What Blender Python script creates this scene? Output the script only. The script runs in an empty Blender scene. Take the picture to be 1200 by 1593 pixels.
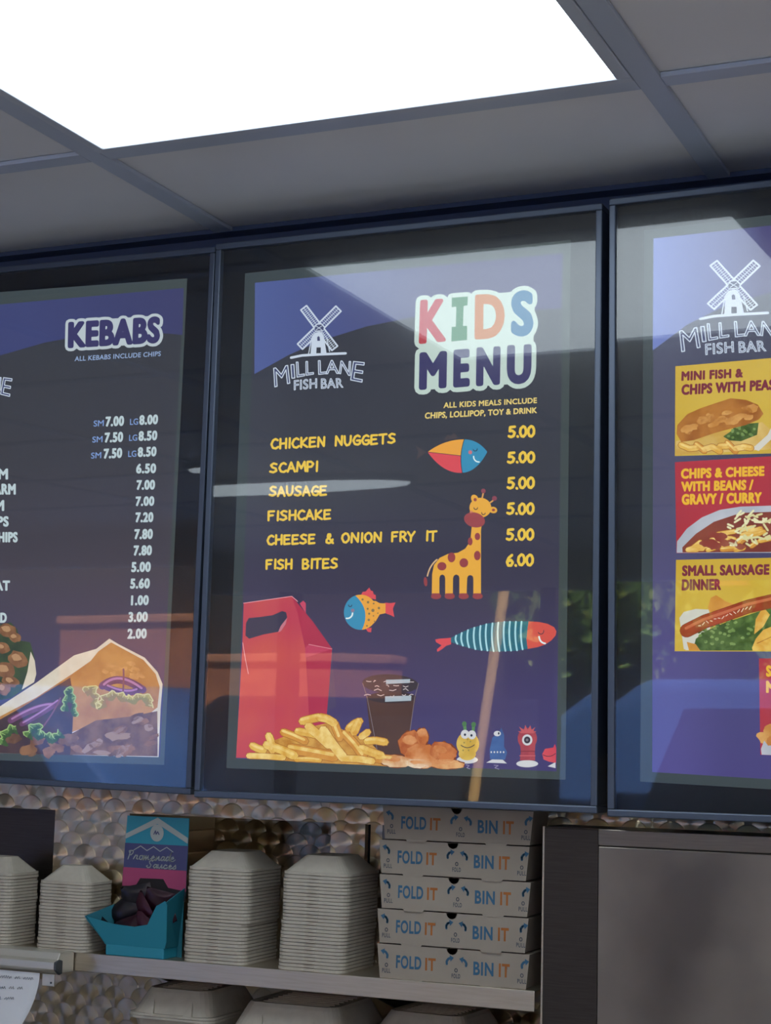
import bpy, bmesh, math, random
from mathutils import Vector, Matrix, Euler
random.seed(7)
C = bpy.context.scene.collection
SC = bpy.context.scene

# ------------------------------------------------------------------ camera
Z0 = 1.62                                   # height of the lightboxes' lower edge above the floor
FPX = 2679.376
YAW, PITCH, ROLL = 0.41533, 0.13518, 0.02580
CAMPOS = Vector((0.97472, -1.70121, Z0 + 0.06167))
def cam_axes():
    F = Vector((-math.sin(YAW)*math.cos(PITCH), math.cos(YAW)*math.cos(PITCH), math.sin(PITCH)))
    R = F.cross(Vector((0, 0, 1))).normalized(); U = R.cross(F)
    c, s = math.cos(ROLL), math.sin(ROLL)
    return c*R + s*U, -s*R + c*U, F
AX_R, AX_U, AX_F = cam_axes()
cd = bpy.data.cameras.new('camera'); cam = bpy.data.objects.new('camera', cd); C.objects.link(cam)
cd.sensor_fit = 'VERTICAL'; cd.sensor_height = 36.0; cd.lens = FPX/1593*36.0
cd.clip_start = 0.05; cd.clip_end = 200
m3 = Matrix((AX_R, AX_U, -AX_F)).transposed()
cam.matrix_world = Matrix.Translation(CAMPOS) @ m3.to_4x4()
SC.camera = cam

# ------------------------------------------------------------------ light and exposure
SC.view_settings.view_transform = 'Standard'; SC.view_settings.look = 'None'
SC.view_settings.gamma = 1.0; SC.view_settings.exposure = 0.0; SC.view_settings.use_curve_mapping = False
PANEL_L = 6.0                               # radiance of the lit ceiling panel
SKY_L = 3.4
SUN_E = 48.0
w = bpy.data.worlds.new('sky'); SC.world = w; w.use_nodes = True
wn, wl = w.node_tree.nodes, w.node_tree.links
wn.clear()
tc = wn.new('ShaderNodeTexCoord'); sx = wn.new('ShaderNodeSeparateXYZ'); rp = wn.new('ShaderNodeValToRGB')
rp.color_ramp.elements[0].position = 0.0; rp.color_ramp.elements[0].color = (0.82, 0.85, 0.88, 1)
rp.color_ramp.elements[1].position = 0.6; rp.color_ramp.elements[1].color = (0.46, 0.60, 0.86, 1)
bg = wn.new('ShaderNodeBackground'); bg.inputs[1].default_value = SKY_L
wo = wn.new('ShaderNodeOutputWorld')
wl.new(tc.outputs['Generated'], sx.inputs[0]); wl.new(sx.outputs[2], rp.inputs[0]); wl.new(rp.outputs[0], bg.inputs[0]); wl.new(bg.outputs[0], wo.inputs[0])
sd = bpy.data.lights.new('sun', 'SUN'); sd.energy = SUN_E; sd.angle = 0.01; sd.color = (1.0, 0.93, 0.82)
so = bpy.data.objects.new('sun', sd); C.objects.link(so)
so.rotation_euler = Vector((-0.35, -0.50, -0.80)).to_track_quat('-Z', 'Y').to_euler()

# ------------------------------------------------------------------ materials
def lin(h):
    h = h.lstrip('#'); v = [int(h[i:i+2], 16)/255 for i in (0, 2, 4)]
    return tuple((x/12.92 if x <= 0.04045 else ((x+0.055)/1.055)**2.4) for x in v) + (1.0,)
MATS = {}
def mat_base(name):
    m = bpy.data.materials.new(name); m.use_nodes = True
    m.node_tree.nodes.clear(); return m, m.node_tree.nodes, m.node_tree.links
def emit(hexa, hexb=None, scale=60.0, strength=1.0, contrast=(0.38, 0.62)):
    """backlit print: one ink, or two inks mottled like a printed photograph"""
    k = ('e', hexa, hexb, scale, strength)
    if k in MATS: return MATS[k]
    m, n, l = mat_base('print_' + hexa)
    e = n.new('ShaderNodeEmission'); o = n.new('ShaderNodeOutputMaterial'); e.inputs[1].default_value = strength
    if hexb:
        t = n.new('ShaderNodeTexCoord'); z = n.new('ShaderNodeTexNoise'); z.inputs['Scale'].default_value = scale; z.inputs['Detail'].default_value = 4
        r = n.new('ShaderNodeValToRGB'); r.color_ramp.elements[0].color = lin(hexa); r.color_ramp.elements[1].color = lin(hexb)
        r.color_ramp.elements[0].position, r.color_ramp.elements[1].position = contrast
        l.new(t.outputs['Object'], z.inputs['Vector']); l.new(z.outputs['Fac'], r.inputs[0]); l.new(r.outputs[0], e.inputs[0])
    else: e.inputs[0].default_value = lin(hexa)
    l.new(e.outputs[0], o.inputs[0]); MATS[k] = m; return m
def pbr(name, col, rough=0.5, metal=0.0, noise=None, bump=0.0, spec=0.5, scale=40.0, stretch=None, coat=0.0):
    if name in MATS: return MATS[name]
    m, n, l = mat_base(name)
    b = n.new('ShaderNodeBsdfPrincipled'); o = n.new('ShaderNodeOutputMaterial')
    b.inputs['Base Color'].default_value = lin(col); b.inputs['Roughness'].default_value = rough; b.inputs['Metallic'].default_value = metal
    b.inputs['Specular IOR Level'].default_value = spec; b.inputs['Coat Weight'].default_value = coat
    if noise or bump:
        t = n.new('ShaderNodeTexCoord'); z = n.new('ShaderNodeTexNoise'); z.inputs['Scale'].default_value = scale; z.inputs['Detail'].default_value = 5
        if stretch:
            mp = n.new('ShaderNodeMapping'); mp.inputs['Scale'].default_value = stretch
            l.new(t.outputs['Object'], mp.inputs[0]); l.new(mp.outputs[0], z.inputs['Vector'])
        else: l.new(t.outputs['Object'], z.inputs['Vector'])
        if noise:
            r = n.new('ShaderNodeValToRGB'); r.color_ramp.elements[0].color = lin(col); r.color_ramp.elements[1].color = lin(noise)
            r.color_ramp.elements[0].position = 0.35; r.color_ramp.elements[1].position = 0.65
            l.new(z.outputs['Fac'], r.inputs[0]); l.new(r.outputs[0], b.inputs['Base Color'])
        if bump:
            bp = n.new('ShaderNodeBump'); bp.inputs['Strength'].default_value = bump; bp.inputs['Distance'].default_value = 0.002
            l.new(z.outputs['Fac'], bp.inputs['Height']); l.new(bp.outputs[0], b.inputs['Normal'])
    l.new(b.outputs[0], o.inputs[0]); MATS[name] = m; return m
def math_node(n, l, op, a, b=None, c=None):
    x = n.new('ShaderNodeMath'); x.operation = op
    for i, v in enumerate((a, b, c)):
        if v is None: continue
        if isinstance(v, (int, float)): x.inputs[i].default_value = v
        else: l.new(v, x.inputs[i])
    return x.outputs[0]
def swirl_mat(name, col=(0.48, 0.39, 0.26, 1), dx=0.040, dy=0.0140, R=0.0160):
    """engine-turned stainless steel: staggered rows of overlapping brushed discs"""
    m, n, l = mat_base(name); M = lambda op, a, b=None, c=None: math_node(n, l, op, a, b, c)
    t = n.new('ShaderNodeTexCoord'); s = n.new('ShaderNodeSeparateXYZ'); l.new(t.outputs['Object'], s.inputs[0])
    u, v = s.outputs[0], s.outputs[2]
    k0 = M('FLOOR', M('DIVIDE', v, dy))
    px = py = pc = pk = None
    for d in (2, 1, 0, -1):
        k = M('ADD', k0, float(d))
        off = M('MULTIPLY', M('FLOORED_MODULO', k, 2.0), 0.5)
        ci = M('ADD', M('ROUND', M('SUBTRACT', M('DIVIDE', u, dx), off)), off)
        ex = M('SUBTRACT', u, M('MULTIPLY', ci, dx)); ey = M('SUBTRACT', v, M('MULTIPLY', k, dy))
        if px is None: px, py, pc, pk = ex, ey, ci, k; continue
        ins = M('LESS_THAN', M('ADD', M('MULTIPLY', ex, ex), M('MULTIPLY', ey, ey)), R*R)
        inv = M('SUBTRACT', 1.0, ins)
        px, py, pc, pk = [M('ADD', M('MULTIPLY', a, ins), M('MULTIPLY', b, inv)) for a, b in ((ex, px), (ey, py), (ci, pc), (k, pk))]
    ln = M('ADD', M('SQRT', M('ADD', M('MULTIPLY', px, px), M('MULTIPLY', py, py))), 1e-5)
    ux, uy = M('DIVIDE', px, ln), M('DIVIDE', py, ln)
    tg = n.new('ShaderNodeCombineXYZ'); l.new(M('MULTIPLY', uy, -1.0), tg.inputs[0]); l.new(ux, tg.inputs[2])
    cv = n.new('ShaderNodeCombineXYZ'); l.new(pc, cv.inputs[0]); l.new(pk, cv.inputs[1])
    wnz = n.new('ShaderNodeTexWhiteNoise'); wnz.noise_dimensions = '2D'; l.new(cv.outputs[0], wnz.inputs['Vector'])
    sc3 = n.new('ShaderNodeSeparateColor'); l.new(wnz.outputs['Color'], sc3.inputs[0])
    rim = M('MULTIPLY', M('GREATER_THAN', ln, R*0.90), 0.22)
    cone = M('ADD', M('MULTIPLY', ln, 5.0), rim)
    tilt = n.new('ShaderNodeCombineXYZ')
    l.new(M('ADD', M('MULTIPLY', ux, cone), M('MULTIPLY', M('SUBTRACT', sc3.outputs[0], 0.5), 0.11)), tilt.inputs[0])
    l.new(M('ADD', M('MULTIPLY', uy, cone), M('MULTIPLY', M('SUBTRACT', sc3.outputs[1], 0.5), 0.11)), tilt.inputs[2])
    ge = n.new('ShaderNodeNewGeometry'); ad = n.new('ShaderNodeVectorMath'); ad.operation = 'ADD'
    l.new(ge.outputs['Normal'], ad.inputs[0]); l.new(tilt.outputs[0], ad.inputs[1])
    nm = n.new('ShaderNodeVectorMath'); nm.operation = 'NORMALIZE'; l.new(ad.outputs[0], nm.inputs[0])
    g = n.new('ShaderNodeBsdfAnisotropic'); g.inputs['Color'].default_value = col; g.inputs['Roughness'].default_value = 0.32; g.inputs['Anisotropy'].default_value = 0.7
    l.new(tg.outputs[0], g.inputs['Tangent']); l.new(nm.outputs[0], g.inputs['Normal'])
    o = n.new('ShaderNodeOutputMaterial'); l.new(g.outputs[0], o.inputs[0]); return m
def glass_mat(name, f0, haze=0.0, haze_rough=0.3, wavy=0.0, tint=(1, 1, 1, 1)):
    """clear sheet: lets through what is behind it and mirrors by angle on each face"""
    m, n, l = mat_base(name); M = lambda op, a, b=None, c=None: math_node(n, l, op, a, b, c)
    ge = n.new('ShaderNodeNewGeometry'); dt = n.new('ShaderNodeVectorMath'); dt.operation = 'DOT_PRODUCT'
    l.new(ge.outputs['Normal'], dt.inputs[0]); l.new(ge.outputs['Incoming'], dt.inputs[1])
    f = M('ADD', M('MULTIPLY', M('POWER', M('SUBTRACT', 1.0, M('ABSOLUTE', dt.outputs['Value'])), 5.0), 1-f0), f0)
    tr = n.new('ShaderNodeBsdfTransparent'); tr.inputs[0].default_value = tint
    gl = n.new('ShaderNodeBsdfGlossy'); gl.inputs['Roughness'].default_value = 0.015
    mx = n.new('ShaderNodeMixShader'); l.new(f, mx.inputs[0]); l.new(tr.outputs[0], mx.inputs[1])
    if wavy:
        t = n.new('ShaderNodeTexCoord'); z = n.new('ShaderNodeTexNoise'); z.inputs['Scale'].default_value = 7.0; z.inputs['Detail'].default_value = 1.0
        bp = n.new('ShaderNodeBump'); bp.inputs['Strength'].default_value = wavy; bp.inputs['Distance'].default_value = 0.004
        l.new(t.outputs['Object'], z.inputs['Vector']); l.new(z.outputs['Fac'], bp.inputs['Height']); l.new(bp.outputs[0], gl.inputs['Normal'])
    refl = gl.outputs[0]
    if haze:
        g2 = n.new('ShaderNodeBsdfGlossy'); g2.inputs['Roughness'].default_value = haze_rough
        mh = n.new('ShaderNodeMixShader'); mh.inputs[0].default_value = haze
        l.new(gl.outputs[0], mh.inputs[1]); l.new(g2.outputs[0], mh.inputs[2]); refl = mh.outputs[0]
    l.new(refl, mx.inputs[2])
    o = n.new('ShaderNodeOutputMaterial'); l.new(mx.outputs[0], o.inputs[0]); return m
def poster_mat(name, stops, left_glow):
    """backlit poster ground: night-dark middle running into purple ink at the foot, brighter along the edge where the LEDs sit"""
    m, n, l = mat_base(name)
    t = n.new('ShaderNodeTexCoord'); s = n.new('ShaderNodeSeparateXYZ'); l.new(t.outputs['Object'], s.inputs[0])
    r = n.new('ShaderNodeValToRGB'); el = r.color_ramp.elements
    while len(el) > 1: el.remove(el[-1])
    el[0].position, el[0].color = stops[0][0], lin(stops[0][1])
    for p, c in stops[1:]: x = el.new(p); x.color = lin(c)
    l.new(math_node(n, l, 'DIVIDE', s.outputs[2], 0.637), r.inputs[0])
    e = n.new('ShaderNodeEmission'); o = n.new('ShaderNodeOutputMaterial')
    l.new(r.outputs[0], e.inputs[0])
    r2 = n.new('ShaderNodeMapRange'); r2.inputs[1].default_value = 0.05; r2.inputs[2].default_value = 0.14; r2.inputs[3].default_value = left_glow; r2.inputs[4].default_value = 1.0
    r2.interpolation_type = 'SMOOTHERSTEP'
    l.new(s.outputs[0], r2.inputs[0]); l.new(r2.outputs[0], e.inputs[1])
    l.new(e.outputs[0], o.inputs[0]); return m
def hill_mat(name, x0, c0, x1, c1):
    m, n, l = mat_base(name)
    t = n.new('ShaderNodeTexCoord'); s = n.new('ShaderNodeSeparateXYZ'); l.new(t.outputs['Object'], s.inputs[0])
    mr = n.new('ShaderNodeMapRange'); mr.inputs[1].default_value = x0; mr.inputs[2].default_value = x1; l.new(s.outputs[0], mr.inputs[0])
    r = n.new('ShaderNodeValToRGB'); r.color_ramp.elements[0].color = lin(c0); r.color_ramp.elements[1].color = lin(c1)
    l.new(mr.outputs[0], r.inputs[0]); e = n.new('ShaderNodeEmission'); o = n.new('ShaderNodeOutputMaterial')
    l.new(r.outputs[0], e.inputs[0]); l.new(e.outputs[0], o.inputs[0]); return m

# ------------------------------------------------------------------ object helpers
def link(name, me, parent=None):
    o = bpy.data.objects.new(name, me); C.objects.link(o)
    if parent is not None: o.parent = parent
    return o
def tag(o, label, cat, group=None):
    o['label'] = label; o['category'] = cat
    if group: o['group'] = group
    return o
def thing(name, loc, label, cat, group=None, rz=0.0):
    o = link(name, None); o.location = loc; o.rotation_euler = (0, 0, rz); return tag(o, label, cat, group)
class MB:
    def __init__(s): s.v, s.f, s.m, s.mats = [], [], [], []
    def mi(s, mat):
        if mat not in s.mats: s.mats.append(mat)
        return s.mats.index(mat)
    def add(s, verts, faces, mat):
        b = len(s.v); k = s.mi(mat); s.v += [tuple(p) for p in verts]
        for f in faces: s.f.append([b+i for i in f]); s.m.append(k)
        return s
    def box(s, a, b, mat):
        (x0, y0, z0), (x1, y1, z1) = a, b
        v = [(x0,y0,z0),(x1,y0,z0),(x1,y1,z0),(x0,y1,z0),(x0,y0,z1),(x1,y0,z1),(x1,y1,z1),(x0,y1,z1)]
        return s.add(v, [(0,3,2,1),(4,5,6,7),(0,1,5,4),(1,2,6,5),(2,3,7,6),(3,0,4,7)], mat)
    def prism(s, poly, axis, a, b, mat):
        """extrude a 2-D outline along an axis; x: (y,z) outline, y: (x,z), z: (x,y)"""
        def P(q, t): return {'x': (t, q[0], q[1]), 'y': (q[0], t, q[1]), 'z': (q[0], q[1], t)}[axis]
        n = len(poly); v = [P(q, a) for q in poly] + [P(q, b) for q in poly]
        return s.add(v, [list(range(n))[::-1], list(range(n, 2*n))] + [(i, (i+1) % n, n+(i+1) % n, n+i) for i in range(n)], mat)
    def loft(s, rings, mat, cap0=True, cap1=True):
        n = len(rings[0]); v = [p for r in rings for p in r]; f = []
        for k in range(len(rings)-1):
            for i in range(n): f.append((k*n+i, k*n+(i+1) % n, (k+1)*n+(i+1) % n, (k+1)*n+i))
        if cap0: f.append(list(range(n))[::-1])
        if cap1: f.append([(len(rings)-1)*n+i for i in range(n)])
        return s.add(v, f, mat)
    def tube(s, pts, r, mat, n=8):
        pts = [Vector(p) for p in pts]; rings = []
        for i, p in enumerate(pts):
            d = (pts[min(i+1, len(pts)-1)] - pts[max(i-1, 0)]).normalized()
            a = d.orthogonal().normalized() if i == 0 else (a - d*a.dot(d)).normalized()
            b = d.cross(a); rr = r[i] if isinstance(r, (list, tuple)) else r
            rings.append([p + a*rr*math.cos(2*math.pi*j/n) + b*rr*math.sin(2*math.pi*j/n) for j in range(n)])
        return s.loft(rings, mat)
    def build(s, name, parent=None, bevel=0.0, smooth=False, seg=2):
        me = bpy.data.meshes.new(name); me.from_pydata(s.v, [], s.f)
        for mt in s.mats: me.materials.append(mt)
        for p, k in zip(me.polygons, s.m): p.material_index = k; p.use_smooth = smooth
        bm = bmesh.new(); bm.from_mesh(me); bmesh.ops.recalc_face_normals(bm, faces=bm.faces); bm.to_mesh(me); bm.free()
        me.update(); o = link(name, me, parent)
        if bevel:
            b = o.modifiers.new('bevel', 'BEVEL'); b.width = bevel; b.segments = seg; b.limit_method = 'ANGLE'
        return o
def structure(name, mb, **k):
    o = mb.build(name, **k); o['kind'] = 'structure'; return o
def rrect(w, d, r, n=4, x=0.0, y=0.0):
    p = []
    for cx, cy, a0 in ((w/2-r, d/2-r, 0), (-w/2+r, d/2-r, 90), (-w/2+r, -d/2+r, 180), (w/2-r, -d/2+r, 270)):
        for i in range(n+1):
            a = math.radians(a0 + 90*i/n); p.append((x+cx+r*math.cos(a), y+cy+r*math.sin(a)))
    return p
def dup(root, loc, rz=0.0):
    r = root.copy(); C.objects.link(r); r.location = loc; r.rotation_euler = (0, 0, rz)
    for ch in list(root.children):
        c = ch.copy(); C.objects.link(c); c.parent = r
        for g in ch.children: d = g.copy(); C.objects.link(d); d.parent = c
    return r

# common materials
M_SWIRL = swirl_mat('engine_turned_steel')
M_STEEL = pbr('brushed_steel', '7d756c', 0.36, 1.0, noise='857d74', scale=30, stretch=(1, 1, 20))
M_STEEL_D = pbr('dark_brushed_steel', '46413d', 0.42, 1.0, noise='4c4743', scale=30, stretch=(1, 1, 20))
M_LIP = pbr('satin_steel', 'bdb29f', 0.4, 1.0, noise='c6bcaa', scale=20, stretch=(1, 1, 20))
M_NAVY = pbr('navy_wall_paint', '22345a', 0.6, noise='1e2e50', scale=6)
M_TILE = pbr('vinyl_ceiling_tile', 'efecec', 0.55, noise='e8e5e6', scale=3)
M_TBAR = pbr('painted_tee_bar', 'c3c9d6', 0.4, 0.1)
M_BEZEL = pbr('light_bezel', 'c8ccd6', 0.4)
M_BLACK = pbr('black_aluminium', '23262d', 0.38, 0.5)
M_RIM = pbr('graphite_frame', '4a5363', 0.4, 0.3)
M_BORDER = pbr('black_backprint', '12161c', 0.5, spec=0.2)
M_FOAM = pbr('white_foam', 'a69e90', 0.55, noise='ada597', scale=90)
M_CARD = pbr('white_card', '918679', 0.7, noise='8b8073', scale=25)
M_CARD_IN = pbr('card_inside', '5a5048', 0.8)
M_FLOOR = pbr('floor_vinyl', 'b9b3aa', 0.5, noise='c2bcb2', scale=4)
M_WALL = pbr('shop_wall_paint', 'dcd9d2', 0.6)
M_GLASS = glass_mat('acrylic_sheet', 0.037, haze=0.3, haze_rough=0.16, wavy=0.02)
M_WIN = glass_mat('shop_window_glass', 0.03)
def V(x, y, z): return (x, y, Z0+z)

# ------------------------------------------------------------------ the room
HC = 0.6753                                  # ceiling above the lightboxes' lower edge
CZ = Z0 + HC
RX0, RX1, RY0, RY1 = -3.2, 3.0, -3.3, 0.42
LX0, LX1, LY1, LY0 = -0.0165, 0.5635, -0.227, -0.806      # the lit panel's cell
mb = MB()
for (x0, x1, y0, y1) in ((RX0-.2, LX0, RY0-.3, RY1+.2), (LX1, RX1+.2, RY0-.3, RY1+.2), (LX0, LX1, LY1, RY1+.2), (LX0, LX1, RY0-.3, LY0)):
    mb.box((x0, y0, CZ+.004), (x1, y1, CZ+.09), M_TILE)
mb.box((LX0, LY0, CZ+.06), (LX1, LY1, CZ+.09), M_TILE)
structure('ceiling', mb)
tk = 1
def tee(a, b, axis):
    global tk
    (x0, y0), (x1, y1) = a, b
    q = MB().box((x0, y0, CZ-.0015), (x1, y1, CZ+.0035), M_TBAR)
    structure('trim_%d' % tk, q, bevel=.0008); tk += 1
XT = [-1.834, -1.23, -0.6285, -0.0285, 0.5755, 1.1755, 1.7755]
YT = [-0.215, -0.818, -1.418, -2.018, -2.618]
for x in XT: tee((x-.012, RY0, ), (x+.012, .088), 'y')
for y in YT:
    for a, b in zip([RX0]+XT, XT+[RX1]): tee((a+.0122, y-.012), (b-.0122, y+.012), 'x')
structure('trim_%d' % tk, MB().prism([(.066, CZ-.002), (.066, CZ+.0035), (.0895, CZ+.0035), (.0895, CZ-.02), (.088, CZ-.02), (.088, CZ-.002)], 'x', RX0, RX1, pbr('slate_trim', '46536e', .5))); tk += 1
# panel light
pl = thing('ceiling_light', (0.2735, -0.5165, CZ), 'bright square light panel set in the grid of the tiled ceiling', 'light')
q = MB(); hw, hd = 0.2895, 0.2892
for (a, b, c, d) in ((-hw, hw, hd-.0105, hd), (-hw, hw, -hd, -hd+.0105), (-hw, -hw+.0115, -hd+.0105, hd-.0105), (hw-.0135, hw, -hd+.0105, hd-.0105)):
    q.box((a, c, -.003), (b, d, .012), M_BEZEL)
q.build('frame', pl, bevel=.001)
m_, n_, l_ = mat_base('opal_diffuser'); e_ = n_.new('ShaderNodeEmission'); e_.inputs[0].default_value = (0.80, 0.92, 1.0, 1); e_.inputs[1].default_value = PANEL_L
o_ = n_.new('ShaderNodeOutputMaterial'); l_.new(e_.outputs[0], o_.inputs[0])
MB().box((-hw+.0105, -hd+.0095, .002), (hw-.0125, hd-.0095, .008), m_).build('diffuser', pl)

for yy, wh_ in ((-1.118, 'over the serving counter beyond the picture boards'), (-2.318, 'nearest the shop window')):
    d = dup(pl, (1.4755, yy, CZ-.0001)); tag(d, 'added unseen ceiling light panel ' + wh_, 'light', 'added light panels on the customer side')  # unseen panels added so bounce from floor and counter brightens the ceiling
ol = thing('oval_ceiling_lamp', (-.90, -1.88, CZ), 'slim oval lit ceiling lamp mirrored as a pale streak across the boards', 'light')
el = lambda a, b, z: [(a*math.cos(t*math.pi/16), b*math.sin(t*math.pi/16), z) for t in range(32)]
MB().loft([el(.37, .085, -.0002), el(.37, .085, -.012), el(.355, .075, -.014)], M_BEZEL).build('body', ol)
MB().loft([el(.355, .075, -.0142), el(.345, .068, -.020), el(.30, .04, -.023)], m_).build('diffuser', ol)

# walls and floor
structure('floor', MB().box((RX0-.2, RY0-.2, -.05), (RX1+.2, RY1+.2, 0), M_FLOOR))
structure('wall_back', MB().box((RX0-.2, .30, 0), (RX1+.2, .42, CZ+.004), M_SWIRL))
mb = MB(); mb.box((RX0, .09, Z0+.06), (RX1, .2995, CZ+.003), M_NAVY); mb.box((RX0, .0895, Z0-.0255), (RX1, .2995, Z0+.06), M_SWIRL)
structure('wall_bulkhead', mb)
structure('wall_left', MB().box((RX0-.2, RY0, 0), (RX0, RY1, CZ+.004), M_WALL))
structure('wall_right', MB().box((RX1, RY0, 0), (RX1+.2, RY1, CZ+.004), M_WALL))
mb = MB(); mb.box((RX0-.2, RY0-.12, 0), (RX1+.2, RY0, .35), M_WALL); mb.box((RX0-.2, RY0-.12, CZ-.12), (RX1+.2, RY0, CZ+.004), M_WALL)
mb.box((RX0-.2, RY0-.12, .35), (RX0+.1, RY0, CZ-.12), M_WALL); mb.box((RX1-.1, RY0-.12, .35), (RX1+.2, RY0, CZ-.12), M_WALL)
structure('wall_front', mb)
q = MB()
for x in (RX0+.1, -1.62, -.72, .55, RX1-.15): q.box((x, RY0-.1, .35), (x+.05, RY0-.03, CZ-.12), M_BLACK)
structure('window_1', q)
# right pier of engine-turned sheet with its grey cover strip, left pier
q = MB(); q.box((.108, .131, Z0-.1845), (.1515, .2995, Z0-.0256), M_SWIRL); q.box((.1585, .131, Z0-.1845), (.212, .2995, Z0-.0256), M_SWIRL)
q.box((.1515, .14, Z0-.1845), (.1585, .2995, Z0-.0256), M_BORDER)
structure('wall_pier', q)
structure('trim_%d' % tk, MB().box((.1745, .127, Z0-.1845), (.1885, .131, Z0-.0256), pbr('grey_strip', '5d6064', .4, .6)), bevel=.001); tk += 1
structure('wall_panel', MB().box((-.245, .0905, Z0-.1845), (-.139, .2995, Z0-.0256), M_SWIRL))
structure('wall_side', MB().box((RX0, .13, Z0-.1845), (-.2455, .2995, Z0-.0256), M_STEEL_D))
bo = thing('bolt', V(.163, .131, -.094), 'small dark bolt beside the grey strip between food trays and cartons', 'bolt')
MB().loft([[(r*math.cos(a*math.pi/6), y, r*math.sin(a*math.pi/6)) for a in range(12)] for y, r in ((0, .0052), (-.002, .0052), (-.0028, .0042))], M_BLACK).build('washer', bo, smooth=False)
MB().loft([[(r*math.cos(a*math.pi/3), y, r*math.sin(a*math.pi/3)) for a in range(6)] for y, r in ((-.0028, .0026), (-.005, .0026), (-.0055, .002))], M_LIP).build('head', bo)

# ------------------------------------------------------------------ lightboxes
SW, SH = 0.46667, 0.63702
def pose(x, y, z, rx, ry, rz):
    return Matrix.Translation((x, y, Z0+z)) @ (Matrix.Rotation(rz, 3, 'Z') @ Matrix.Rotation(ry, 3, 'Y') @ Matrix.Rotation(rx, 3, 'X')).to_4x4()
POSES = {'L': (-.4846, .0338, .0092, .0167, .0160, -.0206), 'M': (0, 0, 0, 0, 0, 0), 'R': (.4814, -.0142, -.0020, .0037, -.0040, -.0205)}
ART_Y = 0.0058
class Face:
    """measures where a point seen in the photograph lies on a lightbox's print plane"""
    def __init__(s, key):
        s.mw = pose(*POSES[key]); s.inv = s.mw.inverted()
        s.n = (s.mw.to_3x3() @ Vector((0, 1, 0))); s.p0 = s.mw @ Vector((0, ART_Y, 0))
    def __call__(s, u, v):
        d = AX_R*((u-600)/FPX) - AX_U*((v-796.5)/FPX) + AX_F
        h = CAMPOS + d*((s.p0-CAMPOS).dot(s.n)/d.dot(s.n)); q = s.inv @ h
        return (q.x, q.z)
FM, FL, FR = Face('M'), Face('L'), Face('R')
def moved(face, ref, to, k=1.0):
    """the same drawing set elsewhere on a print plane"""
    a = ref; b = to
    def f(u, v): x, z = face(u, v); return (b[0]+(x-a[0])*k, b[1]+(z-a[1])*k)
    return f
FONT_CACHE = {}
def glyph_mesh(text, off, sp, shear=0.0):
    k = (text, off, sp, shear)
    if k in FONT_CACHE: return FONT_CACHE[k]
    c = bpy.data.curves.new('lettering', 'FONT'); c.body = text; c.size = 1; c.offset = off; c.space_character = sp; c.resolution_u = 4; c.shear = shear
    o = bpy.data.objects.new('lettering', c); C.objects.link(o); me = bpy.data.meshes.new_from_object(o)
    v = [(p.co.x, p.co.y) for p in me.vertices]; f = [list(p.vertices) for p in me.polygons]
    cnt = {}
    for p in f:
        for a, b in zip(p, p[1:]+p[:1]): e = (min(a, b), max(a, b)); cnt[e] = cnt.get(e, 0)+1
    ed = [e for e, x in cnt.items() if x == 1]
    bpy.data.objects.remove(o); bpy.data.curves.remove(c); bpy.data.meshes.remove(me)
    FONT_CACHE[k] = (v, f, ed); return FONT_CACHE[k]
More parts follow.
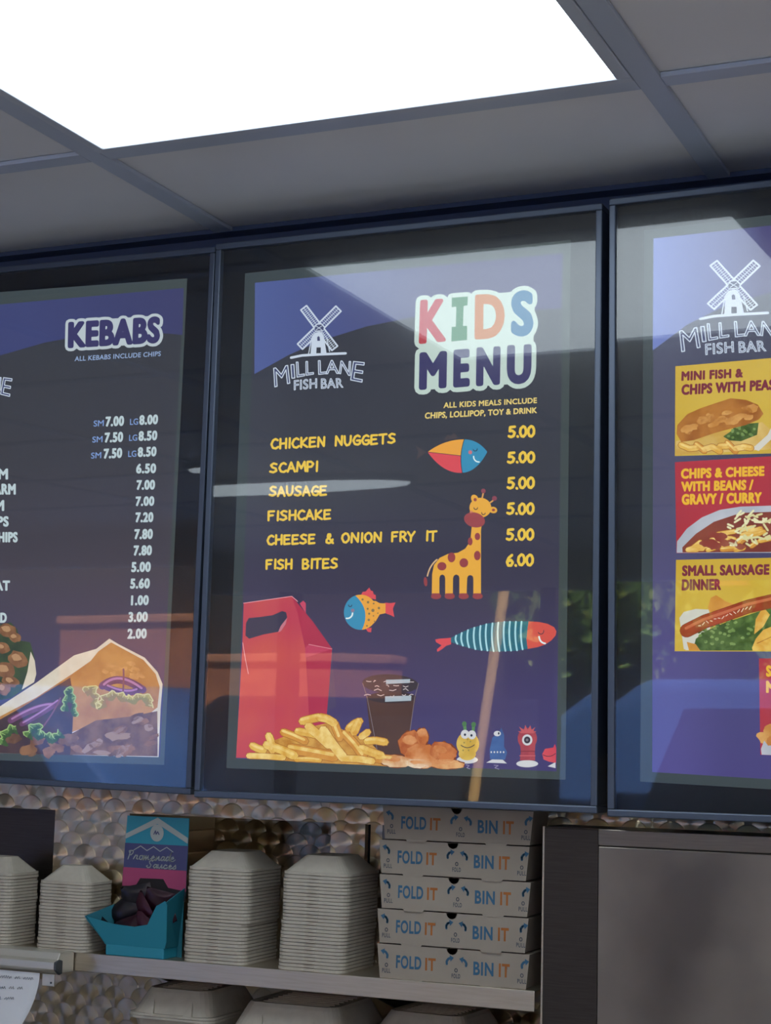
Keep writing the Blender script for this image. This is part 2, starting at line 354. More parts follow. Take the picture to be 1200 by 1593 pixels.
class Print:
    """flat inked shapes on a print plane: one mesh, a few inks"""
    def __init__(s, face, layer=1, y=ART_Y): s.face, s.layer, s.y, s.mb = face, layer, y, MB()
    def raw(s, pts, faces, mat, lay=0):
        yy = s.y - .00018*(s.layer+lay)
        vs = []
        for u, v in pts: x, z = s.face(u, v); vs.append((x, yy, z))
        s.mb.add(vs, faces, mat); return s
    def poly(s, pts, mat, lay=0): return s.raw(pts, [list(range(len(pts)))], mat, lay)
    def ell(s, cx, cy, rx, ry, mat, lay=0, rot=0.0, n=28, a0=0, a1=360):
        c, q = math.cos(rot), math.sin(rot); P = []
        full = a1-a0 >= 360
        for i in range(n + (0 if full else 1)):
            a = math.radians(a0+(a1-a0)*i/n); x, y = rx*math.cos(a), ry*math.sin(a); P.append((cx+c*x-q*y, cy+q*x+c*y))
        return s.poly(P, mat, lay)
    def stroke(s, pts, r, mat, lay=0, closed=False, n=8):
        if closed: pts = list(pts)+[pts[0]]
        V_, F_ = [], []
        for i, (x, y) in enumerate(pts):
            rr = r if not isinstance(r, (list, tuple)) else r[i]
            b = len(V_); V_ += [(x+rr*math.cos(2*math.pi*j/n), y+rr*math.sin(2*math.pi*j/n)) for j in range(n)]; F_.append(list(range(b, b+n)))
        for i in range(len(pts)-1):
            (x0, y0), (x1, y1) = pts[i], pts[i+1]; L = math.hypot(x1-x0, y1-y0)
            if L < 1e-6: continue
            ra = r if not isinstance(r, (list, tuple)) else r[i]; rb = r if not isinstance(r, (list, tuple)) else r[i+1]
            nx, ny = -(y1-y0)/L, (x1-x0)/L; b = len(V_)
            V_ += [(x0+nx*ra, y0+ny*ra), (x1+nx*rb, y1+ny*rb), (x1-nx*rb, y1-ny*rb), (x0-nx*ra, y0-ny*ra)]; F_.append([b, b+1, b+2, b+3])
        return s.raw(V_, F_, mat, lay)
    def text(s, body, quad, mat, off=0.0, sp=1.0, lay=0, outline=None, fill=True, shear=0.0):
        """quad = TL, TR, BL, BR in photo pixels of the lettering's own box; outline = (pixels, ink, layer)"""
        v, f, ed = glyph_mesh(body, 0.0, sp, shear)
        r = off*1.3*math.hypot(quad[0][0]-quad[2][0], quad[0][1]-quad[2][1])
        if r:
            cx, cy = sum(q[0] for q in quad)/4, sum(q[1] for q in quad)/4
            w_, h_ = math.hypot(quad[0][0]-quad[1][0], quad[0][1]-quad[1][1])/2, math.hypot(quad[0][0]-quad[2][0], quad[0][1]-quad[2][1])/2
            kx, ky = max(.3, 1-r/w_), 1-r/h_
            quad = tuple((cx+(q[0]-cx)*kx, cy+(q[1]-cy)*ky) for q in quad)
        xs = [p[0] for p in v]; ys = [p[1] for p in v]; x0, x1, y0, y1 = min(xs), max(xs), min(ys), max(ys)
        TL, TR, BL, BR = quad
        def mp(p):
            a = (p[0]-x0)/(x1-x0); b = (p[1]-y0)/(y1-y0)
            return tuple((BL[i]*(1-a)+BR[i]*a)*(1-b) + (TL[i]*(1-a)+TR[i]*a)*b for i in (0, 1))
        P = [mp(p) for p in v]
        if fill: s.raw(P, f, mat, lay)
        if r:
            for a, b in ed: s.stroke([P[a], P[b]], r, mat, lay, n=8)
        if outline:
            ro, ink, ol = outline; r += ro
            for a, b in ed: s.stroke([P[a], P[b]], r, ink, ol, n=6 if r < 2 else 10)
        return s
    def build(s, name, parent): return s.mb.build(name, parent)
def box4(x0, y0, x1, y1): return ((x0, y0), (x1, y0), (x0, y1), (x1, y1))

def lightbox(key, label, glow, stops):
    root = link('menu_lightbox', None); root.matrix_world = pose(*POSES[key]); tag(root, label, 'menu board', 'backlit menu boards in a row')
    f = MB(); r = .0072
    for prof_a, prof_b in (((0, 0), (SW, r)), ((0, SH-r), (SW, SH)), ((0, r), (r, SH-r)), ((SW-r, r), (SW, SH-r))):
        f.box((prof_a[0], -.0015, prof_a[1]), (prof_b[0], .034, prof_b[1]), M_RIM)
    f.build('frame', root, bevel=.0012)
    k = MB().box((r, .0066, r), (SW-r, .033, SH-r), M_BORDER); k.build('back_case', root)
    for xb in (.06, SW-.12): MB().box((xb, .034, SH*.35), (xb+.06, .05, SH*.85), M_BLACK).build('wall_bracket', root)
    g = MB().box((r, .0008, r), (SW-r, .0020, SH-r), M_GLASS); g.build('glass_panel', root)
    return root
def quad_face(face, pts, mat, name, parent, y):
    vs = [face(*p) for p in pts]; return MB().add([(x, y, z) for x, z in vs], [(0, 1, 2, 3)], mat).build(name, parent)
STOPS_M = [(0, '474074'), (.18, '443e6a'), (.36, '3d3b52'), (.55, '3a3d47'), (1, '383c48')]
box_m = lightbox('M', 'middle lit menu board headed kids menu with cartoon animals', 1.0, STOPS_M)
box_l = lightbox('L', 'lit kebab menu board with price column and wrap pictures', 1.0, STOPS_M)
box_r = lightbox('R', 'lit menu board with yellow and red meal picture cards', 1.0, STOPS_M)
M_MATTE = hill_mat('lit_margin', 0.0, '3c464b', SW, '424c4d')
mt_m = quad_face(FM, [(381, 425), (888, 373), (880, 1213), (352, 1195)], M_MATTE, 'margin', box_m, .0064)
po_m = quad_face(FM, [(397, 440), (876, 394), (866, 1200), (368, 1180)], poster_mat('poster_ground_kids', STOPS_M, 1.15), 'poster', box_m, .0060)
mt_l = quad_face(FL, [(-150, 465), (291, 433), (255, 1190), (-185, 1178)], M_MATTE, 'margin', box_l, .0064)
po_l = quad_face(FL, [(-135, 486), (286, 448), (249, 1177), (-170, 1165)], poster_mat('poster_ground_kebab', [(0, '403b62'), (.2, '443f60'), (.4, '46434f'), (.6, '3d3e46'), (1, '383d46')], 1.0), 'poster', box_l, .0060)
mt_r = quad_face(FR, [(1002, 358), (1440, 305), (1440, 1242), (996, 1216)], M_MATTE, 'margin', box_r, .0064)
po_r = quad_face(FR, [(1017, 371), (1424, 326), (1424, 1226), (1015, 1201)], poster_mat('poster_ground_meals', [(0, '4a4480'), (.25, '4a4576'), (.5, '474760'), (1, '444a5a')], 1.3), 'poster', box_r, .0060)

# --- purple skies behind the windmills
m_hill = hill_mat('purple_sky', .03, '53639c', .3, '454470')
h = Print(FM, 1); h.poly([(397, 440), (876, 394), (874, 480), (800, 484), (720, 486), (640, 494), (570, 508), (500, 530), (450, 552), (396, 582)], m_hill); h.build('sky_print', po_m)
h = Print(FL, 1); h.poly([(-135, 486), (286, 448), (284, 521), (262, 519), (200, 516), (140, 520), (70, 533), (0, 553), (-60, 572), (-137, 600)], hill_mat('purple_sky_dim', 0.2, '3f4675', SW, '3e4068')); h.build('sky_print', po_l)
h = Print(FR, 1); h.poly([(1017, 371), (1424, 326), (1424, 430), (1300, 438), (1200, 455), (1130, 475), (1070, 505), (1016, 545)], hill_mat('purple_sky_bright', 0.05, '6f7fc0', .16, '4c4a78')); h.build('sky_print', po_r)

# --- windmill logo, drawn once in the kids menu's place and set on each board
INK_W = emit('c9d6e6'); INK_N = emit('474e72')
def logo(face, parent):
    p = Print(face, 3); z = lambda x, y: (340+x/3.983, 400+y/3.983)
    hub = z(625, 440)
    for tip, wd in ((z(530, 315), 1), (z(745, 320), 1), (z(507, 555), 1), (z(722, 565), 1)):
        dx, dy = tip[0]-hub[0], tip[1]-hub[1]; L = math.hypot(dx, dy); ux, uy = dx/L, dy/L; nx, ny = -uy, ux; hwid = 5.6
        def at(t, s): return (hub[0]+ux*L*t+nx*s, hub[1]+uy*L*t+ny*s)
        A = [at(.12, -hwid), at(1.0, -hwid), at(1.0, hwid), at(.12, hwid)]
        p.stroke(A, 1.25, INK_W, 0, closed=True); 
        p.stroke([at(.14, 0), at(.98, 0)], .5, INK_W)
        for i in range(10): t = .18+.8*i/10; p.stroke([at(t, -hwid+1), at(t, hwid-1)], .38, INK_W)
    # tower
    tw = [z(583, 490), z(600, 470), z(640, 465), z(655, 490), z(672, 598), z(636, 600), z(636, 560), z(610, 560), z(608, 601), z(572, 602)]
    p.poly(tw, INK_W, 1); p.poly([z(614, 498), z(622, 490), z(630, 497), z(632, 520), z(615, 520)], INK_N, 2)
    p.stroke([z(560, 600), z(580, 500)], .7, INK_W); p.stroke([z(690, 585), z(672, 500)], .7, INK_W)
    p.poly([z(596, 432), z(612, 415), z(640, 412), z(656, 430), z(650, 462), z(604, 464)], INK_N, 1)
    p.stroke([z(598, 436), z(612, 418), z(640, 415), z(655, 432)], .7, INK_W, 2);
    p.stroke([z(605, 460), z(650, 457)], .8, INK_W, 2); p.stroke([z(608, 428), z(643, 452)], .5, INK_W, 3); p.stroke([z(608, 452), z(643, 428)], .5, INK_W, 3)
    p.stroke([z(452, 624), z(520, 610), z(620, 604), z(790, 597)], 1.9, INK_W, 1)
    # arched name: each letter its own outlined box
    for ch, q in (('M', (345, 690, 432, 672, 352, 805, 445, 782)), ('I', (452, 668, 470, 666, 458, 752, 476, 750)), ('L', (485, 652, 528, 650, 490, 745, 536, 736)), ('L', (545, 648, 585, 646, 546, 733, 592, 726)),
                  ('L', (622, 643, 640, 642, 624, 728, 672, 722)), ('A', (690, 642, 720, 640, 668, 724, 748, 722)), ('N', (762, 645, 822, 648, 750, 722, 818, 735)), ('E', (840, 648, 908, 655, 822, 762, 892, 776))):
        quad = tuple(z(q[i], q[i+1]) for i in (0, 2, 4, 6))
        if ch == 'A': quad = (z(672, 642), z(740, 640), z(668, 724), z(748, 722))
        if ch == 'L' and q[0] == 622: quad = (z(622, 643), z(668, 641), z(624, 728), z(672, 722))
        p.text(ch, quad, INK_N, off=0, lay=2, outline=(.75, INK_W, 3))
    for w_, q in (('FISH', (472, 765, 612, 753, 472, 825, 612, 812)), ('BAR', (640, 755, 768, 752, 640, 815, 775, 808))):
        p.text(w_, tuple(z(q[i], q[i+1]) for i in (0, 2, 4, 6)), INK_N, off=0, sp=1.08, lay=2, outline=(.6, INK_W, 3))
    return p.build('windmill_logo', parent)
logo(FM, po_m)
a = FM(565, 565); b = FL(17.5, 590); logo(moved(FM, a, b, 1.0), po_l)
# on the meals board: place by windmill foot and hub
a = FM(540, 550); b1 = FR(1197, 487); a2 = FM(427, 605); b2 = FR(1059, 548)
logo(moved(FM, a, b1, math.hypot(b1[0]-b2[0], b1[1]-b2[1])/math.hypot(a[0]-a2[0], a[1]-a2[1])), po_r)

# ------------------------------------------------------------------ kids menu lettering
z6 = lambda x, y: (600+x/3.983, 400+y/3.983)
def qz(fn, *q): return tuple(fn(q[i], q[i+1]) for i in (0, 2, 4, 6))
INK_CREAM = emit('bfd3cb')
p = Print(FM, 3); NUM = emit('3b3a66')
def stick(ch, quad, ink, off): p.text(ch, quad, ink, off=off, lay=2, outline=(7.2, INK_CREAM, 0), fill=True)
stick('K', qz(z6, 217, 267, 378, 257, 207, 540, 376, 524), emit('b23a45'), .035)
for dx_ in (0,):
    I_ = [z6(413, 253), z6(511, 245), z6(510, 300), z6(486, 303), z6(482, 428), z6(508, 427), z6(507, 514), z6(410, 524), z6(412, 434), z6(438, 432), z6(441, 308), z6(413, 311)]
    p.poly(I_, emit('41805a'), 2); p.stroke(I_, 7.2, INK_CREAM, 0, closed=True)
stick('D', qz(z6, 557, 233, 742, 228, 553, 512, 740, 500), emit('bd7c49'), .04)
stick('S', qz(z6, 781, 210, 922, 203, 778, 497, 918, 490), emit('30719a'), .045)
stick('M', qz(z6, 213, 592, 384, 582, 208, 825, 380, 812), NUM, .045)
stick('E', qz(z6, 424, 575, 525, 568, 420, 810, 524, 803), NUM, .045)
stick('N', qz(z6, 566, 560, 716, 553, 562, 802, 711, 792), NUM, .045)
stick('U', qz(z6, 756, 547, 908, 540, 752, 793, 905, 785), NUM, .045)
p.poly([z6(x, y) for x, y in ((215, 262), (930, 205), (920, 500), (905, 780), (215, 825))], INK_CREAM, 1)
p.build('heading_lettering', po_m)
INK_PALE_Y = emit('e6cf7a')
p = Print(FM, 3); p.text('ALL KIDS MEALS INCLUDE', qz(z6, 362, 902, 940, 869, 360, 938, 940, 904), INK_PALE_Y, off=.03, sp=1.05); p.build('note_lettering', po_m)
p = Print(FM, 3); p.text('CHIPS, LOLLIPOP, TOY & DRINK', qz(z6, 247, 965, 940, 929, 243, 1010, 940, 971), INK_PALE_Y, off=.03, sp=1.05); p.build('note_lettering', po_m)
# hand-lettered comic capitals
GL = {
 'C': [[(.85,.86),(.6,1),(.28,.86),(.06,.45),(.25,.08),(.6,0),(.9,.16)]], 'H': [[(.12,1),(.08,0)],[(.1,.48),(.8,.53)],[(.84,1),(.8,0)]],
 'I': [[(.2,1),(.15,0)]], 'K': [[(.12,1),(.1,0)],[(.8,.95),(.14,.42),(.86,0)]], 'E': [[(.8,.96),(.12,.95),(.08,0),(.8,.05)],[(.1,.5),(.68,.53)]],
 'N': [[(.06,0),(.12,1),(.78,.05),(.84,1)]], 'U': [[(.08,1),(.1,.3),(.32,0),(.62,.08),(.8,.4),(.84,1)]],
 'G': [[(.85,.86),(.6,1),(.28,.86),(.06,.45),(.25,.08),(.6,0),(.88,.14),(.88,.46),(.5,.44)]], 'T': [[(0,.95),(.88,1)],[(.46,.96),(.42,0)]],
 'S': [[(.8,.9),(.45,1),(.12,.8),(.3,.56),(.7,.42),(.78,.17),(.4,0),(.02,.1)]], 'A': [[(0,0),(.42,1),(.86,0)],[(.16,.34),(.72,.36)]],
 'M': [[(.04,0),(.14,1),(.5,.3),(.86,1),(.96,0)]], 'P': [[(.1,0),(.12,1),(.55,1),(.82,.76),(.6,.47),(.1,.44)]], 'F': [[(.8,.97),(.12,.95),(.1,0)],[(.1,.5),(.65,.54)]],
 'O': [[(.45,1),(.14,.8),(.05,.45),(.25,.06),(.5,0),(.8,.25),(.85,.6),(.68,.92),(.45,1)]], 'Y': [[(0,1),(.42,.48)],[(.88,1),(.42,.48),(.34,0)]],
 'R': [[(.1,0),(.12,1),(.55,1),(.8,.78),(.58,.5),(.1,.44)],[(.42,.46),(.88,0)]], 'B': [[(.1,0),(.12,1),(.55,1),(.76,.78),(.5,.54),(.12,.52)],[(.5,.54),(.84,.3),(.6,.02),(.1,0)]],
 '&': [[(.95,0),(.28,.72),(.36,.96),(.6,.96),(.62,.74),(.14,.36),(.12,.1),(.42,0),(.78,.12),(.92,.4)]],
 '5': [[(.82,1),(.2,.96),(.15,.58),(.5,.62),(.8,.4),(.65,.1),(.3,0),(.02,.1)]], '0': [[(.48,1),(.14,.78),(.06,.4),(.26,.05),(.52,0),(.82,.25),(.86,.62),(.7,.92),(.48,1)]],
 '6': [[(.72,1),(.3,.74),(.08,.35),(.25,.03),(.6,.02),(.82,.3),(.6,.54),(.15,.4)]], '.': [[(.1,.04),(.14,.0)]]}
WID = {'I': .42, '.': .36, 'M': 1.12}
INK_Y = emit('ecc84c')
def comic(p, text, quad, r, mat):
    TL, TR, BL, BR = quad; tot = sum(WID.get(c, 1.0) for c in text); x = 0
    for c in text:
        wd = WID.get(c, 1.0); k = random.uniform(-.03, .03)
        for st in GL[c]:
            pts = []
            for a, b in st:
                s = (x + (a*wd*.93 if c not in 'I.' else a*1.0))/ (tot-.08); t = b+k
                pts.append(tuple((BL[i]*(1-s)+BR[i]*s)*(1-t) + (TL[i]*(1-s)+TR[i]*s)*t for i in (0, 1)))
            p.stroke(pts, r, mat, n=8)
        x += wd
def comic_line(words):
    p = Print(FM, 3)
    for t, q, r in words: comic(p, t, q, r, INK_Y)
    p.build('dish_lettering', po_m)
def ln(x0, x1, L, R):
    """word box from x0 to x1 on a line whose ends are given as (x, top, bottom)"""
    f = lambda x, i: L[i] + (R[i]-L[i])*(x-L[0])/(R[0]-L[0])
    return ((x0, f(x0, 1)+1.6), (x1, f(x1, 1)+1.6), (x0, f(x0, 2)-1.6), (x1, f(x1, 2)-1.6))
a, b = (420.8, 681.7, 699.7), (617.4, 673.2, 690.7); comic_line([('CHICKEN', ln(422, 507, a, b), 1.75), ('NUGGETS', ln(522, 617, a, b), 1.75)])
a, b = (419.6, 719.4, 736.4), (496.2, 716.3, 734.4); comic_line([('SCAMPI', ln(420.5, 496, a, b), 1.75)])
a, b = (418.8, 756, 773.3), (510.7, 754, 771.6); comic_line([('SAUSAGE', ln(419.8, 510, a, b), 1.75)])
a, b = (416, 794, 811.5), (517, 791, 808.5); comic_line([('FISHCAKE', ln(417, 516.5, a, b), 1.75)])
a, b = (414.9, 831.6, 848.8), (681, 824.6, 842.5); comic_line([('CHEESE', ln(416, 492, a, b), 1.75), ('&', ln(507, 519, a, b), 1.75), ('ONION', ln(532, 595.5, a, b), 1.75), ('FRY', ln(609.5, 647, a, b), 1.75), ('IT', ln(663, 681, a, b), 1.75)])
a, b = (412.9, 869.5, 886.6), (527.3, 867.5, 885.4); comic_line([('FISH', ln(414, 456, a, b), 1.75), ('BITES', ln(470.5, 527, a, b), 1.75)])
for t, q in (('5.00', (790, 662, 833, 680.5)), ('5.00', (788.8, 702.5, 833, 720.5)), ('5.00', (788.3, 742, 832.5, 760.5)), ('5.00', (787.8, 782, 832, 800.5)), ('5.00', (787, 822, 831.6, 840.5)), ('6.00', (786.4, 861.5, 831, 880.5))):
    p = Print(FM, 3); comic(p, t, ((q[0]+2, q[1]+2), (q[2], q[1]+1), (q[0]+2, q[3]-.5), (q[2], q[3]-1.5)), 2.1, INK_Y); p.build('price_lettering', po_m)

# ------------------------------------------------------------------ cartoon animals
RED, ORG, BLU, DRK, WHT = emit('d9505a'), emit('e9a545'), emit('3a8fb7'), emit('2c3346'), emit('dff0f2')
p = Print(FM, 2)
def curve(a, b, c, n=10): return [tuple((1-t)**2*a[i]+2*t*(1-t)*b[i]+t*t*c[i] for i in (0, 1)) for t in [k/n for k in range(n+1)]]
def arc(cx, cy, r, a0, a1, n=10): return [(cx+r*math.cos(math.radians(a0+(a1-a0)*k/n)), cy+r*math.sin(math.radians(a0+(a1-a0)*k/n))) for k in range(n+1)]
top1, top2 = curve(z6(262, 1208), z6(370, 1128), z6(490, 1130)), curve(z6(490, 1130), z6(575, 1130), z6(632, 1207))
bo2, bo1 = curve(z6(632, 1207), z6(570, 1330), z6(478, 1337)), curve(z6(478, 1337), z6(360, 1345), z6(262, 1208))
mid = curve(z6(490, 1130), z6(455, 1230), z6(478, 1337))
p.poly(top1 + mid[1:6] , ORG, 1); p.poly([z6(262, 1208), mid[5]] + mid[6:] + bo1[1:-1], RED, 1)
p.poly(top2 + bo2[1:] + mid[::-1][1:-1], BLU, 1)
p.stroke([z6(262, 1208), mid[5]], .4, DRK, 2); p.stroke(mid, .5, DRK, 2)
p.stroke(arc(*z6(558, 1190), 3.1, -10, 170), .6, DRK, 3); p.ell(*z6(527, 1210), 3, 3, emit('c97680'), 2); p.stroke(arc(*z6(580, 1238), 8, 85, 185), 1.0, WHT, 3)
p.poly([z6(190, 1170), z6(255, 1208), z6(190, 1258), z6(205, 1210)], emit('4d474c'), 1); p.poly([z6(360, 1135), z6(385, 1100), z6(405, 1110), z6(425, 1088), z6(455, 1122)], emit('4d474c'), 0)
p.build('fish_print', po_m)
zb = lambda x, y: (600+x/3.54, 800+y/3.54)
# giraffe
p = Print(FM, 2); GY, GS = emit('e8ad46'), emit('96454b')
neck = [zb(478, 40), zb(535, 30), zb(527, 90), zb(527, 440), zb(485, 440), zb(485, 360)] + [zb(468+17*math.cos(t), 352+17*math.sin(t)) for t in (0, -.8, -1.57, -2.3, -3.14)] + [zb(448, 440), zb(408, 440), zb(408, 360)] + \
 [zb(391+18*math.cos(t), 352+20*math.sin(t)) for t in (0, -.8, -1.57, -2.3, -3.14)] + [zb(372, 440), zb(330, 440), zb(330, 360)] + [zb(314+16*math.cos(t), 352+20*math.sin(t)) for t in (0, -.8, -1.57, -2.3, -3.14)] + \
 [zb(298, 440), zb(256, 440), zb(258, 330), zb(268, 280), zb(300, 240), zb(345, 219), zb(400, 212), zb(440, 190), zb(468, 150), zb(475, 80)]
p.poly(neck, GY, 1)
for x in (280, 355, 432, 509): p.ell(*zb(x, 452), 8, 4.6, GS, 2); p.poly([zb(x-21, 436), zb(x+20, 436), zb(x+24, 450), zb(x-26, 450)], GS, 2)
for x, y, a, b in ((312, 287, 25, 23), (365, 238, 21, 27), (433, 268, 24, 25), (507, 228, 18, 26), (508, 123, 15, 20), (468, 150, 13, 22)): p.ell(*zb(x, y), a/3.54, b/3.54, GS, 2)
p.stroke(curve(zb(285, 250), zb(245, 280), zb(232, 340)), 1.1, emit('d9b58a'), 1); p.ell(*zb(222, 372), 2.8, 7.2, GS, 2, rot=-.1)
p.ell(748, 790, 17, 15.5, GY, 2); p.ell(739, 776, 5.4, 6.6, GY, 1, rot=-.5); p.ell(767.8, 793.5, 6.4, 5, GY, 1, rot=.2); p.ell(740, 777.5, 2.4, 2.6, GS, 3); p.ell(768.5, 793.5, 2.6, 2, GS, 3)
p.stroke([(750.5, 776), (752.6, 767)], 1.2, emit('d9a05a'), 2); p.stroke([(762, 783), (769.5, 777.5)], 1.2, emit('d9a05a'), 2); p.ell(752.8, 764, 3.6, 3.6, emit('8d4a58'), 3); p.ell(770, 775.5, 3.8, 3.8, emit('8d4a58'), 3)
p.ell(739, 809, 16.5, 11.5, emit('9c4b50'), 3, rot=.25); p.stroke(arc(741, 790, 2.8, 0, 180), .6, DRK, 4); p.stroke(arc(753, 798, 2.8, 10, 190), .6, DRK, 4); p.ell(734, 797, 2.4, 2.4, emit('d98a66'), 3)
p.build('giraffe_print', po_m)
# round fish
zc = lambda x, y: (340+x/3.54, 800+y/3.54)
p = Print(FM, 2)
p.poly([zc(*q) for q in ((905, 492), (925, 487), (945, 490), (977, 486), (962, 520), (970, 566), (950, 556), (920, 545), (905, 540))], RED, 1)
p.poly([zc(*q) for q in ((785, 450), (795, 428), (812, 426), (832, 404), (840, 420), (852, 424), (856, 440), (868, 446), (868, 470))], RED, 1); p.poly([zc(*q) for q in ((812, 630), (845, 625), (842, 650), (825, 648))], RED, 1)
body = [zc(785+92*math.cos(math.radians(t)), 540+97*math.sin(math.radians(t))) for t in range(40, 321, 10)]
p.poly(body + [zc(*q) for q in ((868, 478), (890, 490), (922, 492), (922, 545), (890, 552), (868, 590))], ORG, 2)
spl = curve(zc(757, 449), zc(845, 530), zc(792, 637)); p.poly(spl + [zc(785+92*math.cos(math.radians(t)), 540+97*math.sin(math.radians(t))) for t in range(90, 251, 10)], BLU, 3)
for x, y, r in ((796, 470, 6), (826, 485, 7), (857, 492, 5), (824, 521, 6), (853, 530, 9), (886, 517, 7), (832, 548, 6), (830, 582, 7), (856, 560, 4), (820, 615, 5), (880, 545, 4), (862, 590, 4)): p.ell(*zc(x, y), r/3.54, r/3.54, emit('8a7550'), 3, n=12)
p.stroke(arc(*zc(728, 500), 2.6, 0, 180), .6, DRK, 4); p.ell(*zc(742, 530), 2.8, 2.8, emit('8a7a95'), 4); p.stroke(arc(*zc(712, 545), 8.2, 0, 100), 1.2, WHT, 4)
p.build('fish_print', po_m)
# striped fish
p = Print(FM, 2)
p.poly([zb(*q) for q in ((275, 690), (300, 685), (335, 683), (362, 680), (362, 716), (335, 725), (310, 745), (287, 758), (284, 745), (310, 722), (280, 705))], RED, 1)
up_ = [(357, 683), (400, 660), (470, 628), (560, 602), (660, 590), (790, 590)]; dn = [(790, 740), (720, 752), (600, 757), (500, 747), (420, 725), (357, 703)]
p.poly([zb(*q) for q in up_+dn], emit('2b6a80'), 1)
p.poly([zb(*q) for q in ((790, 590), (850, 594), (895, 604), (930, 622), (943, 645), (938, 668), (915, 695), (880, 718), (840, 732), (785, 742), (778, 690), (784, 630))], emit('d4574f'), 2)
def yint(tab, x):
    for (a, b), (c, d) in zip(tab, tab[1:]):
        if min(a, c) <= x <= max(a, c): return b + (d-b)*(x-a)/(c-a)
for x in (387, 418, 452, 487, 521, 553, 587, 619, 652, 683, 716, 747):
    y0, y1 = yint(up_, x)+2, yint(dn, x+6)-2; p.stroke(curve(zb(x+4, y0), zb(x-6, (y0+y1)/2), zb(x+10, y1)), 1.35, emit('a9dbe6'), 2)
p.stroke(arc(*zb(858, 645), 4.4, -20, 160), .6, DRK, 4); p.stroke(curve(zb(848, 675), zb(852, 708), zb(882, 712)), 1.3, WHT, 4); p.build('fish_print', po_m)

# ------------------------------------------------------------------ food at the foot of the kids menu
p = Print(FM, 2)
FR_ = emit('bc455a', 'c95854', 8.0); SD = emit('ab3250', 'b83b55', 10.0)
p.poly([zc(*q) for q in ((140, 490), (405, 452), (437, 545), (480, 745), (512, 1346), (98, 1341), (132, 740))], FR_, 0)
p.poly([zc(*q) for q in ((405, 452), (520, 590), (627, 740), (612, 940), (598, 1095), (585, 1352), (512, 1346), (480, 745), (437, 545))], SD, 0)
p.poly([zc(*q) for q in ((625, 750), (650, 1060), (600, 1080))], emit('4a4468'), 0)
p.poly([zc(*q) for q in ((448, 492), (468, 476), (482, 490), (482, 545))], emit('c64a68'), 0)
p.poly([zc(*q) for q in ((480, 735), (500, 715), (627, 742), (480, 790))], emit('bd4261'), 1)
p.poly([zc(*q) for q in ((153, 600), (168, 572), (230, 566), (300, 556), (352, 533), (374, 540), (380, 568), (372, 605), (345, 645), (250, 662), (170, 686), (150, 668))], emit('413f55'), 1)
p.poly([zc(*q) for q in ((380, 570), (372, 605), (345, 645), (330, 650), (345, 615))], emit('c77a8a'), 2)
p.stroke([zc(135, 708), zc(150, 800), zc(166, 878)], .6, emit('e0a0a8'), 1); p.stroke([zc(140, 490), zc(405, 452), zc(437, 480)], .6, emit('e59aa6'), 1); p.stroke([zc(500, 717), zc(627, 742)], .5, emit('d98a98'), 2)
p.build('paper_bag_print', po_m)
p = Print(FM, 2)     # drink
CUP = emit('4b3634', '523c38', 20.0)
p.poly([zc(*q) for q in ((815, 1000), (850, 1340), (1000, 1370), (1020, 1370), (1090, 1000))], CUP, 1)
p.ell(610, 1085, 38, 9, emit('3a3238'), 2); p.ell(608, 1064, 44, 15, emit('38343f'), 2, rot=.05)
for q in ((925, 912, 1058, 935), (920, 1003, 1065, 1033)): p.poly([zc(q[0], q[1]), zc(q[2], q[1]-4), zc(q[2]-2, q[3]-6), zc(q[0], q[3])], emit('a9b9c4'), 3)
random.seed(3)
for y in (920, 945, 968, 998):
    x = random.uniform(800, 870)
    while x < 1080:
        x2 = x+random.uniform(10, 40); p.stroke([zc(x, y+random.uniform(-5, 5)), zc((x+x2)/2, y+random.uniform(-9, 9)), zc(x2, y+random.uniform(-5, 5))], .6, emit('c3b8bb'), 3, n=5); x = x2+random.uniform(12, 45)
p.stroke([(565, 1063), (572, 1085), (590, 1180)], .5, emit('7a7078'), 3); p.stroke([(652, 1063), (646, 1085), (634, 1170)], .5, emit('7a7078'), 3)
p.build('drink_print', po_m)
CH = [emit('e2b95a', 'd9a648', 90.0), emit('eac76c', 'd6a044', 90.0), emit('d59a48', 'c98a3c', 90.0), emit('f0d486', 'e0b458', 90.0)]; CHD = emit('a56a2e')
def chip(p, pts, r, k, lay):
    p.stroke(pts, r+.9, CHD, lay, n=6); p.stroke(pts, r, CH[k % 4], lay+1, n=6)
    off = [(x-r*.25, y-r*.4) for x, y in pts]; p.stroke(off, r*.35, CH[3], lay+2, n=6)
p = Print(FM, 4)
p.poly([zc(*q) for q in ((165, 1335), (300, 1250), (470, 1180), (600, 1150), (720, 1200), (830, 1250), (900, 1320), (990, 1345), (990, 1392), (800, 1380), (500, 1368), (165, 1342))], emit('b97f38', 'd3a250', 80.0), 0)
chips = [((190, 1275), (250, 1300), 22), ((280, 1220), (300, 1300), 22), ((360, 1200), (480, 1250), 22), ((170, 1330), (360, 1340), 17), ((440, 1195), (560, 1220), 22), ((270, 1270), (420, 1330), 26), ((400, 1290), (640, 1335), 30),
         ((500, 1170), (610, 1270), 26), ((465, 1140), (560, 1118), 24), ((560, 1118), (640, 1150), 24), ((640, 1150), (670, 1230), 24), ((580, 1190), (690, 1340), 28), ((720, 1180), (780, 1140), 22), ((770, 1150), (750, 1200), 24),
         ((700, 1210), (800, 1330), 26), ((790, 1225), (825, 1200), 20), ((820, 1250), (920, 1255), 22), ((790, 1290), (900, 1330), 24), ((880, 1350), (960, 1350), 24), ((700, 1345), (850, 1360), 20), ((430, 1350), (560, 1355), 14)]
